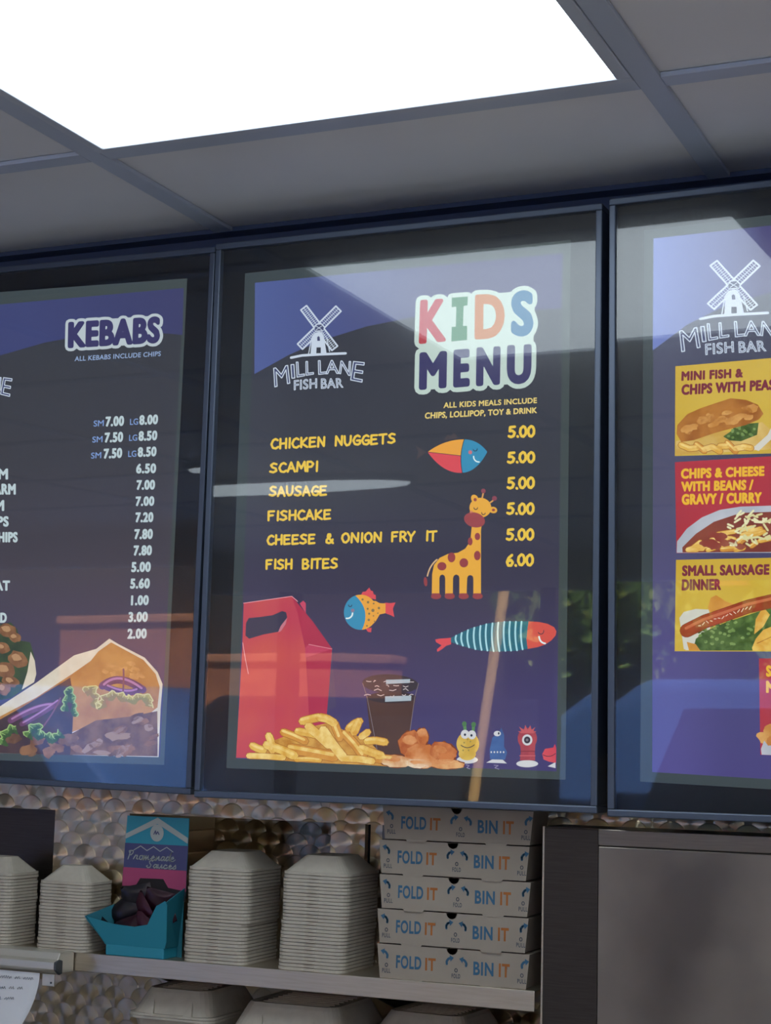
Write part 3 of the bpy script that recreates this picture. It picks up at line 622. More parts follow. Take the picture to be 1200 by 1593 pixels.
for i, (a, b, r) in enumerate(chips):
    m_ = ((a[0]+b[0])/2+random.uniform(-6, 6), (a[1]+b[1])/2+random.uniform(-8, 2)); chip(p, [zc(*a), zc(*m_), zc(*b)], r/3.54*.9, i, 1+(i % 2))
p.build('chips_print', po_m)
p = Print(FM, 4); NU = emit('c97a45', 'a8562c', 70.0); NL = emit('d99a66', 'c07038', 60.0); ND = emit('7a3c20')
def blob(p, cx, cy, rx, ry, mat, lay, rot=0.0, n=26, j=.09):
    c, q = math.cos(rot), math.sin(rot); P = []
    for i in range(n):
        a = 2*math.pi*i/n; k = 1+random.uniform(-j, j); x, y = rx*k*math.cos(a), ry*k*math.sin(a); P.append((cx+c*x-q*y, cy+q*x+c*y))
    p.poly(P, mat, lay)
for x, y, a, b, r, mt in ((150, 1265, 78, 72, 0, NU), (205, 1225, 34, 48, 0, NL), (318, 1310, 76, 56, .3, NU), (205, 1330, 92, 66, .1, NL), (60, 1360, 90, 34, .05, emit('e2c39c', 'c98a58', 70.0)), (185, 1372, 70, 26, .05, emit('eadbc4', 'd0a070', 70.0)), (330, 1376, 110, 26, .05, emit('e0b07a', 'c98048', 70.0))):
    blob(p, *zb(x, y), a/3.54+1, b/3.54+1, ND, 1, r); blob(p, *zb(x, y), a/3.54, b/3.54, mt, 2, r); 
    blob(p, *zb(x-a*.2, y-b*.3), a/3.54*.5, b/3.54*.35, NL, 3, r)
p.build('nuggets_print', po_m)
# finger toys
def toy(name, cx, parts):
    p = Print(FM, 4)
    for f in parts: f(p)
    p.build(name, po_m)
TW = emit('cfd2d6'); TYL, TBL, TRD = emit('d8b85a', 'c9a548', 60.0), emit('4466a0', '3a5790', 60.0), emit('9c3f4c', 'ad4a54', 60.0)
p = Print(FM, 3); p.ell(*zb(452, 1352), 16.5, 6, TW, 1); p.poly([zb(*q) for q in ((430, 1165), (446, 1165), (450, 1200), (432, 1200))], emit('5a8a58'), 1); p.poly([zb(*q) for q in ((478, 1165), (494, 1165), (492, 1200), (476, 1200))], emit('5a8a58'), 1)
p.ell(*zb(436, 1155), 3.6, 4, emit('4c7a50'), 2); p.ell(*zb(487, 1158), 3.6, 4, emit('4c7a50'), 2)
p.ell(*zb(455, 1265), 17.6, 19, TYL, 2); p.ell(*zb(452, 1320), 13.5, 10, TYL, 2); p.ell(*zb(440, 1212), 6.5, 7, TW, 3); p.ell(*zb(478, 1215), 6.5, 7, TW, 3); p.ell(*zb(440, 1214), 1.8, 2, DRK, 4); p.ell(*zb(476, 1218), 1.8, 2, DRK, 4)
p.stroke(curve(zb(418, 1272), zb(455, 1300), zb(492, 1270)), .6, DRK, 4); 
for x, y in ((436, 1258), (470, 1252), (455, 1240), (460, 1300), (430, 1300)): p.ell(*zb(x, y), 1.4, 1.4, emit('9a8a4a'), 4, n=8)
p.stroke([zb(445, 1380), zb(462, 1384), zb(450, 1396), zb(466, 1402)], .6, emit('8d88a8'), 1); p.build('toy_print', po_m)
p = Print(FM, 3); p.poly([zb(*q) for q in ((556, 1368), (590, 1350), (645, 1350), (670, 1372))], TW, 1); p.poly([zb(*q) for q in ((578, 1350), (575, 1300), (590, 1230), (625, 1205), (640, 1175), (655, 1215), (655, 1280), (672, 1310), (660, 1352))], TBL, 2)
p.ell(*zb(618, 1208), 5.5, 4.2, TW, 3); p.ell(*zb(626, 1207), 1.3, 2, DRK, 4)
for x in range(585, 660, 17): p.ell(*zb(x, 1310), 1.2, 1.6, TW, 4, n=8)
p.stroke([zb(600, 1382), zb(622, 1384), zb(604, 1396), zb(626, 1404)], .6, emit('8d88a8'), 1); p.build('toy_print', po_m)
p = Print(FM, 3); p.ell(*zb(782, 1374), 17, 5.5, TW, 1); p.ell(*zb(783, 1235), 15, 16.5, TRD, 2); p.poly([zb(*q) for q in ((737, 1230), (830, 1230), (824, 1310), (826, 1355), (742, 1355), (748, 1305))], TRD, 2)
p.poly([zb(*q) for q in ((730, 1195), (752, 1196), (738, 1170), (765, 1188), (772, 1160), (785, 1188), (800, 1162), (806, 1188), (828, 1172), (815, 1195), (834, 1196), (815, 1206), (750, 1206))], emit('c05a60'), 3)
p.ell(*zb(783, 1243), 8, 8.6, TW, 4); p.ell(*zb(783, 1243), 5, 5.4, emit('3a3440'), 5); p.ell(*zb(783, 1243), 2, 2.2, emit('77727a'), 6); p.stroke([zb(742, 1330), zb(826, 1330)], .7, emit('c9656a'), 3); p.stroke([zb(746, 1305), zb(824, 1305)], .6, emit('7a303a'), 3); p.build('toy_print', po_m)
p = Print(FM, 3); p.poly([zb(*q) for q in ((865, 1320), (880, 1292), (925, 1285), (935, 1265), (942, 1290), (940, 1370), (900, 1362), (872, 1350))], emit('c94455', 'd2555e', 50.0), 1); p.poly([zb(*q) for q in ((895, 1388), (938, 1365), (938, 1398))], TW, 1); p.stroke(curve(zb(870, 1325), zb(905, 1345), zb(938, 1318)), .5, DRK, 2); p.build('toy_print', po_m)

# ------------------------------------------------------------------ kebab board
zl = lambda x, y: (x/3.529, 400+y/3.529)
zk = lambda x, y: (x/3.462, 800+y/3.462)
p = Print(FL, 3); q = qz(zl, 377, 357, 885, 322, 374, 505, 880, 472)
p.text('KEBABS', q, emit('3b3a66'), off=.05, sp=1.1, lay=2, outline=(4.6, emit('b9c6cc'), 0)); p.poly([zl(377, 355), zl(885, 320), zl(880, 472), zl(374, 507)], emit('b9c6cc'), 1); p.build('heading_lettering', po_l)
p = Print(FL, 3); p.text('ALL KEBABS INCLUDE CHIPS', qz(zl, 413, 546, 886, 516, 411, 573, 884, 543), emit('8fa6cc'), off=.02, sp=1.06); p.build('note_lettering', po_l)
INK_P, INK_B = emit('bccfd4'), emit('7f9fd6')
def price(items):
    p = Print(FL, 3)
    for t, q, ink, off in items: p.text(t, q, ink, off=off, sp=1.12 if ink is INK_P else 1.0)
    p.build('price_lettering', po_l)
for i in range(3):
    dy = i*88; dx = -7*i
    price([('SM', qz(zl, 516+dx, 898+dy, 572+dx, 894+dy, 515+dx, 931+dy, 571+dx, 928+dy), INK_B, .012), ('7.00' if i == 0 else '7.50', qz(zl, 582+dx*.75, 876+dy, 684+dx*.75, 870+dy, 580+dx*.75, 932+dy, 682+dx*.75, 927+dy), INK_P, .045),
           ('LG', qz(zl, 716+dx*.7, 888+dy, 760+dx*.7, 886+dy, 715+dx*.7, 922+dy, 760+dx*.7, 920+dy), INK_B, .012), ('8.00' if i == 0 else '8.50', qz(zl, 767+dx*.6, 868+dy, 871+dx*.6, 863+dy, 766+dx*.6, 923+dy, 868+dx*.6, 918+dy), INK_P, .045)])
for t, x0, x1, y0, y1 in (('6.50', 748, 860, 1133, 1189), ('7.00', 750, 854, 1223, 1279), ('7.00', 745, 850, 1313, 1368)):
    price([(t, qz(zl, x0+2, y0+1, x1, y0-1, x0, y1, x1-2, y1-2), INK_P, .045)])
for t, x0, x1, y0, y1 in (('7.20', 730, 829, -11, 45), ('7.80', 724, 826, 79, 136), ('7.80', 720, 821, 167, 224), ('5.00', 708, 815, 256, 313), ('5.60', 702, 810, 345, 402), ('1.00', 706, 804, 436, 492), ('3.00', 692, 799, 525, 582), ('2.00', 687, 793, 615, 672)):
    price([(t, qz(zk, x0+2, y0+1, x1, y0-1, x0, y1, x1-2, y1-2), INK_P, .045)])
for t, x0, x1, y0, y1, ppl in (('RM', -16, 13, 729, 746, 0), ('ARM', -10, 25, 752.5, 769.5, 0), ('M', -7, 7, 778, 795, 0), ('PS', -4, 14, 803, 819.5, 0), ('CHIPS', -14, 28, 827.5, 844, 0), ('MEAT', -30, 16, 903, 919, 0), ('AD', -10, 11, 953, 969, 0)):
    p = Print(FL, 3); p.text(t, box4(x0, y0, x1, y1), INK_P, off=.045, sp=1.1); p.build('dish_lettering', po_l)
# wraps
BREAD, CRUST, TAN = emit('c9c3ad', 'b5a98c', 40.0), emit('d9d2c0', 'cfc6b2', 40.0), emit('b8874a', 'a06c38', 30.0)
MEAT, MEATL, LET, LETL, ONI, ONL = emit('5a3d2c', '7a5a42', 60.0), emit('8d6647', '6d4a35', 70.0), emit('4f7a3c', '3c6030', 40.0), emit('86a858', '6a9048', 40.0), emit('6d4468', '55324f', 40.0), emit('a878a4')
p = Print(FL, 2)
p.poly([zk(*q) for q in ((-60, 1100), (0, 1035), (200, 905), (400, 760), (520, 725), (590, 670), (640, 700), (780, 772), (850, 850), (877, 915), (866, 1050), (855, 1308), (-80, 1285))], CRUST, 0)
p.poly([zk(*q) for q in ((0, 1090), (200, 985), (390, 860), (490, 790), (530, 740), (600, 690), (775, 785), (840, 860), (862, 930), (850, 1040), (800, 1080), (500, 1130), (200, 1250), (-40, 1290))], TAN, 1)
p.poly([zk(*q) for q in ((-60, 1140), (120, 1040), (380, 880), (400, 1000), (390, 1200), (392, 1297), (-60, 1285))], emit('3b2c33', '4d3a3c', 40.0), 2)
p.poly([zk(*q) for q in ((390, 1180), (520, 1110), (700, 1090), (850, 1060), (852, 1304), (380, 1296))], MEAT, 3)
random.seed(5)
for i in range(26): blob(p, *zk(random.uniform(30, 830), random.uniform(1195, 1285)), random.uniform(5, 14), random.uniform(4, 9), MEATL if i % 2 else MEAT, 4, random.uniform(-.5, .5), 12, .2)
for a, b, c, r in (((60, 1110), (200, 1030), (290, 1030), 5), ((120, 1130), (220, 1080), (320, 1010), 4), ((555, 925), (640, 850), (772, 945), 6), ((575, 930), (680, 975), (745, 950), 5)): p.stroke(curve(zk(*a), zk(*b), zk(*c)), r, ONI, 4); p.stroke(curve(zk(a[0]+8, a[1]-8), zk(b[0], b[1]-8), zk(c[0]-6, c[1]-8)), r*.3, ONL, 5)
def frill(pts, wd, inks):
    # a leaf edge: a band with both margins ruffled, a paler rim along the upper one
    P = []
    for (ax, ay), (bx, by) in zip(pts, pts[1:]):
        m = max(3, int(math.hypot(bx-ax, by-ay)/9))
        for t in range(m): P.append((ax+(bx-ax)*t/m, ay+(by-ay)*t/m, (by-ay), (bx-ax)))
    up_, lo_ = [], []
    for k, (x, y, dy, dx) in enumerate(P):
        L = math.hypot(dx, dy) or 1; nx, ny = dy/L, -dx/L
        a = wd*(.55+.25*math.sin(k*1.3)+random.uniform(-.12, .12)); b = wd*(.6+.3*math.sin(k*.9+1)+random.uniform(-.15, .15))
        up_.append((x+nx*a, y+ny*a)); lo_.append((x-nx*b, y-ny*b))
    for k in range(len(P)-1):
        p.poly([zk(*q) for q in (up_[k], up_[k+1], lo_[k+1], lo_[k])], inks[0], 5)
        mid = lambda q, w, f: (q[0]+(w[0]-q[0])*f, q[1]+(w[1]-q[1])*f)
        p.poly([zk(*q) for q in (up_[k], up_[k+1], mid(up_[k+1], lo_[k+1], .5), mid(up_[k], lo_[k], .35+.2*math.sin(k)))], inks[1], 6)
    p.stroke([zk(*q) for q in up_], .9, inks[2], 7, n=6)
    for k in range(0, len(P)-1, 3): p.stroke([zk(*up_[k]), zk(*P[k][:2])], .5, inks[2], 7, n=5)
G3 = (emit('3c5a30', '2f4a28', 60.0), emit('5f8446', '4c6e38', 60.0), emit('9ab86c')); A3 = (emit('8a8240', '94743c', 60.0), emit('b0a452', 'a08a48', 60.0), emit('d2c67c'))
frill([(10, 1240), (40, 1170), (100, 1150)], 40, G3); frill([(150, 1200), (200, 1130), (215, 1190), (300, 1210), (340, 1170)], 38, G3); frill([(350, 1060), (375, 930), (395, 1000), (410, 1100)], 26, G3)
frill([(460, 960), (500, 930), (530, 1050), (580, 980), (640, 975), (700, 1000), (770, 985), (810, 1000), (800, 1045)], 34, A3)
for a, b, c, r in (((240, 1140), (300, 1060), (330, 990), 1.2), ((668, 950), (672, 890), (670, 835), 1.4)): p.stroke(curve(zk(*a), zk(*b), zk(*c)), r, emit('7a4a58'), 8)
for i in range(30): blob(p, *zk(random.uniform(480, 840), random.uniform(1090, 1290)), random.uniform(6, 15), random.uniform(3, 7), (MEATL, MEAT, emit('9a7f6c'))[i % 3], 6, random.uniform(-.8, .2), 12, .22)
for i in range(24): blob(p, *zk(random.uniform(560, 790), random.uniform(800, 900)), random.uniform(4, 12), random.uniform(2, 6), TAN if i % 2 else emit('c9985a', 'b07c44', 40.0), 2, .3, 12, .25)
p.build('wrap_print', po_l)
p = Print(FL, 2)
p.poly([zk(*q) for q in ((-40, 600), (60, 582), (95, 620), (110, 680), (165, 690), (190, 780), (196, 880), (165, 920), (60, 990), (-40, 1010))], emit('2e3f33', '3c5238', 40.0), 2)
p.poly([zk(*q) for q in ((168, 740), (190, 790), (198, 860), (186, 905), (120, 945), (150, 850))], CRUST, 3)
for x, y, a, b in ((45, 625, 50, 35), (85, 665, 30, 25), (100, 780, 55, 42), (30, 840, 60, 45), (60, 900, 45, 30), (15, 720, 40, 30), (20, 940, 40, 35)): blob(p, *zk(x, y), a/3.46, b/3.46, MEATL, 4, .3, 14, .14); blob(p, *zk(x-8, y-8), a/7, b/8, emit('b08a66'), 5, .3, 10, .2)
p.build('wrap_print', po_l)

# ------------------------------------------------------------------ meals board
y1 = lambda x, y: (920+x/3.982, 300+y/3.982); y2 = lambda x, y: (920+x/4.2857, 700+y/4.2857); y3 = lambda x, y: (920+x/4.2857, 980+y/4.2857)
YEL, CRD, MAR = emit('c6a436', 'd0b24a', 6.0), emit('a83440', 'b23a46', 6.0), emit('7a3040')
CY = emit('e8b838')
FISH, FISHL, PEA, PEAL, PLATE = emit('b57838', '9a5c28', 50.0), emit('d6a35e', 'c08440', 60.0), emit('56703a', '3c5428', 120.0), emit('86a060', '6a8848', 120.0), emit('bfc3cc', 'a9b0bc', 20.0)
def card(name, quad, ink, lines, ltr):
    p = Print(FR, 2); p.poly(quad, ink, 0); p.build(name, po_r)
    for t, q in lines: k = Print(FR, 4); k.text(t, q, ltr, off=.05, sp=1.1); k.build('card_lettering', po_r)
card('yellow_card_print', [y1(523, 1075), (1330, 546), (1330, 702), (1050.5, 709.5)], YEL, [('MINI FISH &', qz(y1, 562, 1108, 942, 1086, 560, 1168, 942, 1143)), ('CHIPS WITH PEAS', qz(y1, 562, 1190, 1138, 1152, 560, 1257, 1136, 1220))], MAR)
card('red_card_print', [y2(560, 82), (1330, 702), (1330, 858), y2(570, 688)], CRD, [('CHIPS & CHEESE', qz(y2, 601, 126, 1158, 106, 600, 196, 1157, 173)), ('WITH BEANS /', qz(y2, 602, 212, 1085, 196, 603, 280, 1080, 268)), ('GRAVY / CURRY', qz(y2, 605, 295, 1140, 280, 606, 369, 1138, 354))], CY)
card('yellow_card_print', [y2(567, 733), (1330, 865), (1330, 1014), y3(558, 142)], YEL, [('SMALL SAUSAGE', qz(y2, 608, 770, 1192, 760, 608, 843, 1190, 833)), ('DINNER', qz(y2, 607, 863, 868, 860, 605, 938, 868, 934))], MAR)
card('red_card_print', [y3(1120, 190), (1330, 1024), (1330, 1180), y3(1130, 832)], CRD, [('SAUSAGE', ((1192.5, 1035), (1262, 1035), (1192.5, 1053), (1262, 1053))), ('MEAL', ((1192.5, 1059), (1240, 1059), (1192.5, 1078), (1240, 1078)))], CY)
random.seed(11)
p = Print(FR, 4)      # battered fish
p.poly([y1(*q) for q in ((527, 1540), (700, 1480), (880, 1480), (1060, 1420), (1115, 1470), (1115, 1590), (700, 1615), (527, 1625))], emit('c9a24e', 'dcc077', 40.0), 0)
p.poly([y1(*q) for q in ((1000, 1585), (1095, 1500), (1130, 1430), (1150, 1440), (1115, 1530), (1040, 1600))], emit('d5d3c8'), 1)
p.poly([y1(*q) for q in ((820, 1510), (880, 1470), (980, 1430), (1040, 1425), (1030, 1500), (930, 1540), (860, 1535))], PEA, 2)
for i in range(30): blob(p, *y1(random.uniform(850, 1020), random.uniform(1445, 1525)), 2.4, 2, PEAL if i % 2 else PEA, 3, 0, 9, .2)
fb = [(527, 1500), (540, 1440), (600, 1370), (680, 1335), (780, 1300), (870, 1275), (960, 1280), (1040, 1310), (1065, 1370), (1040, 1410), (960, 1440), (860, 1470), (760, 1490), (640, 1530), (560, 1545)]
p.poly([y1(x+random.uniform(-6, 6), y+random.uniform(-6, 6)) for x, y in fb], FISH, 4)
for i in range(26): t = random.random(); blob(p, *y1(570+t*440, 1475-t*120+random.uniform(-45, 40)), random.uniform(5, 14), random.uniform(3, 7), FISHL if i % 3 else FISH, 5, -.25, 12, .25)
for i in range(9): x = 560+i*48; chip(p, [y1(x, 1570+random.uniform(-20, 25)), y1(x+50, 1585+random.uniform(-25, 20))], 4.5, i, 6)
p.build('fish_and_chips_print', po_r)
p = Print(FR, 4)      # bowl of chips and cheese
rim = [(575, 610), (640, 525), (740, 450), (860, 400), (1000, 378), (1200, 372), (1500, 420), (1560, 686), (572, 686)]
p.poly([y2(*q) for q in rim], PLATE, 0); p.poly([y2(*q) for q in ((610, 650), (700, 560), (820, 480), (1000, 420), (1300, 410), (1500, 500), (1540, 680), (612, 684))], emit('7a3a34', '8d4a3c', 30.0), 1)
for i in range(30): x = random.uniform(640, 1150); y = random.uniform(max(520, 690-(x-600)*.55), 668); chip(p, [y2(x, y), y2(x+random.uniform(30, 120), y+random.uniform(-40, 10))], 3.4, i, 2)
for i in range(12): x = random.uniform(720, 1000); blob(p, *y2(x, random.uniform(560, 650)), 8, 5, emit('8d4038', 'a0604c', 50.0), 5, .2, 12, .2)
for i in range(60):
    x = random.uniform(900, 1250); y = random.uniform(430, 640); a = random.uniform(-.9, 1.2); L = random.uniform(20, 55); p.stroke([y2(x, y), y2(x+L*math.cos(a), y+L*math.sin(a))], 1.6, emit('d8d49c') if i % 2 else emit('e6e4b8'), 5+i % 2, n=5)
p.build('cheesy_chips_print', po_r)
p = Print(FR, 4)      # sausage dinner
p.poly([y2(*q) for q in ((590, 1120), (620, 1080), (700, 1060), (790, 1065), (800, 1300), (620, 1330))], emit('cfcfc4'), 0); p.poly([y3(610, 20), y3(640, 40), y3(655, 135), y3(630, 135)], emit('d2d2c8'), 0)
p.poly([y2(780, 1050), y2(800, 985), y2(835, 968), y2(900, 1010), y2(970, 1035), y2(800, 1110)], CH[2], 1)
p.poly([y3(*q) for q in ((700, 60), (760, 10), (900, -50), (1110, -120), (1200, -150), (1250, 60), (1200, 138), (680, 138))], PEA, 1)
for i in range(70): blob(p, *y3(random.uniform(720, 1100), random.uniform(-60, 120)), 3, 2.4, PEAL if i % 2 else PEA, 2, 0, 9, .2)
p.poly([y3(*q) for q in ((1075, 120), (1100, 60), (1150, 0), (1250, -40), (1300, 138), (1080, 138))], CH[0], 3); p.stroke([y3(1110, 90), y3(1240, 30)], .6, CHD, 4); p.poly([y3(640, 80), y3(700, 95), y3(730, 138), y3(655, 138)], CH[2], 3)
p.poly([y2(1100, 1130), y2(1150, 1045), y2(1195, 1100), y2(1150, 1180), y2(1090, 1230)], CH[1], 4)
sa = [y2(640, 1205), y2(760, 1145), y2(900, 1098), y2(1050, 1045), y2(1200, 1010), y2(1400, 960)]
p.stroke(sa, 10.8, emit('7a3020'), 5, n=14); p.stroke(sa, 10, emit('a8482c', '8f3a24', 40.0), 6, n=14); p.stroke([(x-1, y-3.5) for x, y in sa], 2.2, emit('c46a48'), 7)
for i in range(14): x = 720+i*26; p.stroke([y2(x, 1170-i*9+random.uniform(-12, 12)), y2(x+14, 1164-i*9+random.uniform(-10, 10))], .6, emit('e8d0b8'), 8, n=5)
p.build('sausage_dinner_print', po_r)
p = Print(FR, 4); 
for i in range(8): blob(p, 1190+random.uniform(0, 60), 1130+i*6, 14, 9, FISHL if i % 2 else emit('c98a48', 'a8642c', 50.0), 1+i % 3, .2, 16, .15)
p.poly([(1186, 1174), (1330, 1180), (1330, 1150), (1196, 1160), (1190, 1152), (1185, 1165)], PLATE, 5); p.build('meal_print', po_r)

# ------------------------------------------------------------------ shelf
SZ = -0.1835                                  # shelf top
sh = thing('wall_shelf', V(-.35, .03, SZ), 'long brushed steel shelf below the menu boards', 'shelf')
SL = .35+.3925
q = MB(); q.prism([(0, 0), (.26, 0), (.26, -.0012), (.0015, -.0012), (.0015, -.021), (0, -.021)], 'x', 0, SL, M_LIP); q.prism([(0.0015, -.0198), (.012, -.0198), (.012, -.021), (0.0015, -.021)], 'x', 0, SL, M_LIP)
q.build('board', sh, bevel=.0006)
for x in (.24, .52):
    MB().prism([(.2695, -.0012), (.2695, -.09), (.262, -.09), (.03, -.013), (.03, -.0012)], 'x', x, x+.004, M_STEEL_D).build('bracket', sh)
# lower shelf out of sight below the frame carries the big clamshells
SZ2 = -.335
s2 = thing('wall_shelf', V(-.35, .03, SZ2), 'lower steel shelf carrying the white hinged lunch boxes', 'shelf')
MB().prism([(0, 0), (.2695, 0), (.2695, -.0012), (.0015, -.0012), (.0015, -.03), (0, -.03)], 'x', 0, SL, M_LIP).build('board', s2)
for x in (.24, .52): MB().prism([(.2695, -.0012), (.2695, -.09), (.262, -.09), (.03, -.013), (.03, -.0012)], 'x', x, x+.004, M_STEEL_D).build('bracket', s2)

# ------------------------------------------------------------------ nested foam trays
def tray_mesh(w_, d_, h=.0205, lip=.0030):
    q = MB(); R_ = lambda w, d, r, z: [(x, y, z) for x, y in rrect(w, d, r, 5)]
    rings = [R_(w_, d_, .012, 0), R_(w_, d_, .012, lip), R_(w_-.004, d_-.004, .011, lip+.0003), R_(w_-.034, d_-.034, .009, h-.002), R_(w_-.038, d_-.038, .008, h),
             R_(w_-.040, d_-.040, .008, h-.0011), R_(w_-.037, d_-.037, .009, h-.004), R_(w_-.0065, d_-.0065, .010, 0)]
    n = len(rings[0]); v = [p for r in rings for p in r]; f = []
    for k in range(len(rings)):
        k2 = (k+1) % len(rings)
        if k == 4: f.append([4*n+i for i in range(n)]); f.append([5*n+i for i in range(n)][::-1]); continue
        for i in range(n): f.append((k*n+i, k*n+(i+1) % n, k2*n+(i+1) % n, k2*n+i))
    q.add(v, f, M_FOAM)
    # thumb tab on the front rim
    tab = [(x*.0085, -d_/2+.001-.0022*math.sqrt(max(0, 1-x*x)), 0) for x in [-1+i/5 for i in range(11)]]
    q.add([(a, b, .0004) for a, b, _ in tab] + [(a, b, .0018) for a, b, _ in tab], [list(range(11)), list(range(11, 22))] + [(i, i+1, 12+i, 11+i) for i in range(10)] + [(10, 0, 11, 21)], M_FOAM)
    return q
ORD = 'topmost,second,third,fourth,fifth,sixth,seventh,eighth,ninth,tenth,eleventh,twelfth,thirteenth,fourteenth,fifteenth,sixteenth,seventeenth,eighteenth,nineteenth,twentieth,twenty-first,twenty-second,twenty-third,twenty-fourth,twenty-fifth,twenty-sixth,twenty-seventh,twenty-eighth,twenty-ninth,thirtieth'.split(',')
def tray_stack(x0, y0, w_, d_, n, pitch, rz, where, group, jogs=()):
    first = None
    for i in range(n):                               # from the bottom up
        jx = random.uniform(-.0006, .0006); jy = random.uniform(-.0005, .0005)
        for lo, hi, ox in jogs:
            if lo <= i < hi: jx += ox
        loc = V(x0+w_/2+jx, y0+d_/2+jy, SZ+.0003+i*pitch); k = n-1-i
        if first is None:
            o = tray_mesh(w_, d_).build('foam_tray', None, smooth=False); first = o
        else: o = first.copy(); C.objects.link(o)
        o.location = loc; o.rotation_euler = (0, 0, rz+random.uniform(-.008, .008))
        lab = 'white foam tray, %s in the stack %s' % (ORD[k] if k else 'topmost', where) if k < n-1 else 'white foam tray at the bottom of the stack %s' % where
        tag(o, lab, 'food tray', group)
random.seed(21)
tray_stack(-.345, .025, .088, .062, 23, .0037, -.03, 'above the ticket rail', 'trays stacked above the ticket rail')
tray_stack(-.222, .025, .071, .060, 22, .00362, .02, 'between ticket rail and sauce box', 'trays stacked before the sauce box')
tray_stack(-.0265, .032, .080, .092, 28, .00376, .02, 'beside the teal sauce box', 'trays stacked beside the sauce box', jogs=((0, 12, -.002),))
tray_stack(.0945, .032, .082, .093, 28, .00380, .0, 'next to the printed cartons', 'trays stacked next to the cartons', jogs=((0, 8, -.003), (8, 14, -.0015)))

# ------------------------------------------------------------------ printed cartons
M_BLUE, M_ORANGE, M_GREY = pbr('blue_ink', '2b5874', .7), pbr('orange_ink', '95571f', .7), pbr('dark_ink', '2f3a48', .7)
class Flat:
    """lettering laid on a flat front: unit = metres, x right, z up"""
    def __init__(s, y): s.y, s.mb = y, MB()
    def text(s, body, x0, x1, z0, z1, mat, off=0.0, sp=1.0, lay=0):
        v, f, ed = glyph_mesh(body, off, sp); xs = [p[0] for p in v]; ys = [p[1] for p in v]; a0, a1, b0, b1 = min(xs), max(xs), min(ys), max(ys)
        s.mb.add([(x0+(p[0]-a0)/(a1-a0)*(x1-x0), s.y-.0001*lay, z0+(p[1]-b0)/(b1-b0)*(z1-z0)) for p in v], f, mat); return s
    def poly(s, pts, mat, lay=0): s.mb.add([(x, s.y-.0001*lay, z) for x, z in pts], [list(range(len(pts)))], mat); return s
    def stroke(s, pts, r, mat, lay=0, n=6):
        for x, z in pts: s.poly([(x+r*math.cos(2*math.pi*j/n), z+r*math.sin(2*math.pi*j/n)) for j in range(n)], mat, lay)
        for (x0, z0), (x1, z1) in zip(pts, pts[1:]):
            L = math.hypot(x1-x0, z1-z0) or 1; nx, nz = -(z1-z0)/L*r, (x1-x0)/L*r; s.poly([(x0+nx, z0+nz), (x1+nx, z1+nz), (x1-nx, z1-nz), (x0-nx, z0-nz)], mat, lay)
        return s
CW, CH_, CD = .1715, .0352, .17
def carton():
    root = link('folding_carton', None)
    W2 = CW/2; ins = .0037                       # front panel narrows towards the foot
    notch = [(.0062*math.cos(a), CH_-.0062*math.sin(a)) for a in [math.pi*i/8 for i in range(9)]]
    pan = [(-W2+ins, 0), (W2-ins, 0), (W2, CH_)] + notch + [(-W2, CH_)]
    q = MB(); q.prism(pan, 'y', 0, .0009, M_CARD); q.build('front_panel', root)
    q = MB()
    for s in (-1, 1):
        a, b = s*(W2-ins-.0008), s*(W2-.0008); a2, b2 = s*(W2-ins-.0018), s*(W2-.0018)
        q.add([(a, .001, .0003), (b, .001, CH_-.001), (b, CD, CH_-.001), (a, CD, .0003), (a2, .001, .0003), (b2, .001, CH_-.001), (b2, CD, CH_-.001), (a2, CD, .0003)],
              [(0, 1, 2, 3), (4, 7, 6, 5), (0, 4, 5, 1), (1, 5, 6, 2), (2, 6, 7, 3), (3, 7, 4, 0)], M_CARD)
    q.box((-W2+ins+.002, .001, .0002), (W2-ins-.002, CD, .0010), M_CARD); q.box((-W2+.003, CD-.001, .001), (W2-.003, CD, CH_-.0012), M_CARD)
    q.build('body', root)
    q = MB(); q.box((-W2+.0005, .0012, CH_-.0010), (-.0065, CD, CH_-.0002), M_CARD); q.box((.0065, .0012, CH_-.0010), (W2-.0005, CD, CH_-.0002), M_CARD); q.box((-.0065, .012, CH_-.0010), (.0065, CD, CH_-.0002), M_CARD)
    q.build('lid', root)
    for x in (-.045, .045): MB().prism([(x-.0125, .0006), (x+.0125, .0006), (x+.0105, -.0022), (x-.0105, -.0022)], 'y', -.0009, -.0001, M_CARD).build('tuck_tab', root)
    # printing, from measured places on the front (x in px of a 230-px-wide face)
    k = CW/231.0; X = lambda u: (u-115.5)*k; Zc = lambda v: CH_-(v)*k*.88
    p = Flat(-.0002)
    def T(t, u0, u1, v0, v1, m, off=.03, sp=1.1): p.text(t, X(u0), X(u1), Zc(v1), Zc(v0), m, off, sp)
    T('FOLD', 30, 69, 16, 37, M_BLUE); T('IT', 75, 91, 17, 37, M_ORANGE); T('BIN', 148, 178, 17, 38, M_BLUE); T('IT', 186, 202, 17, 38, M_ORANGE)
    for u, t in ((15, 'PULL'), (122, 'FOLD'), (220, 'PULL')): T(t, u-6.5, u+6.5, 38.5, 45.5, M_GREY, .02, 1.2); p.stroke([(X(u+2*math.cos(a)), Zc(33+2.8*math.sin(a))) for a in [i*math.pi/4 for i in range(9)]], .0004, M_GREY)
    def arrow(u, v, s):                           # curved arrow pointing up and outward
        p.stroke([(X(u+s*-4), Zc(v+8)), (X(u+s*-4.4), Zc(v+4)), (X(u+s*-2), Zc(v)), (X(u+s*1), Zc(v-1.5))], .0013, M_BLUE); p.poly([(X(u+s*0), Zc(v-6)), (X(u+s*6.5), Zc(v-2.5)), (X(u+s*1.5), Zc(v+4))], M_BLUE, 1)
    arrow(12, 13, -1); arrow(112, 16, 1); arrow(133, 17, -1); arrow(224, 13, 1)
    p.mb.build('printed_lettering', root)
    return root
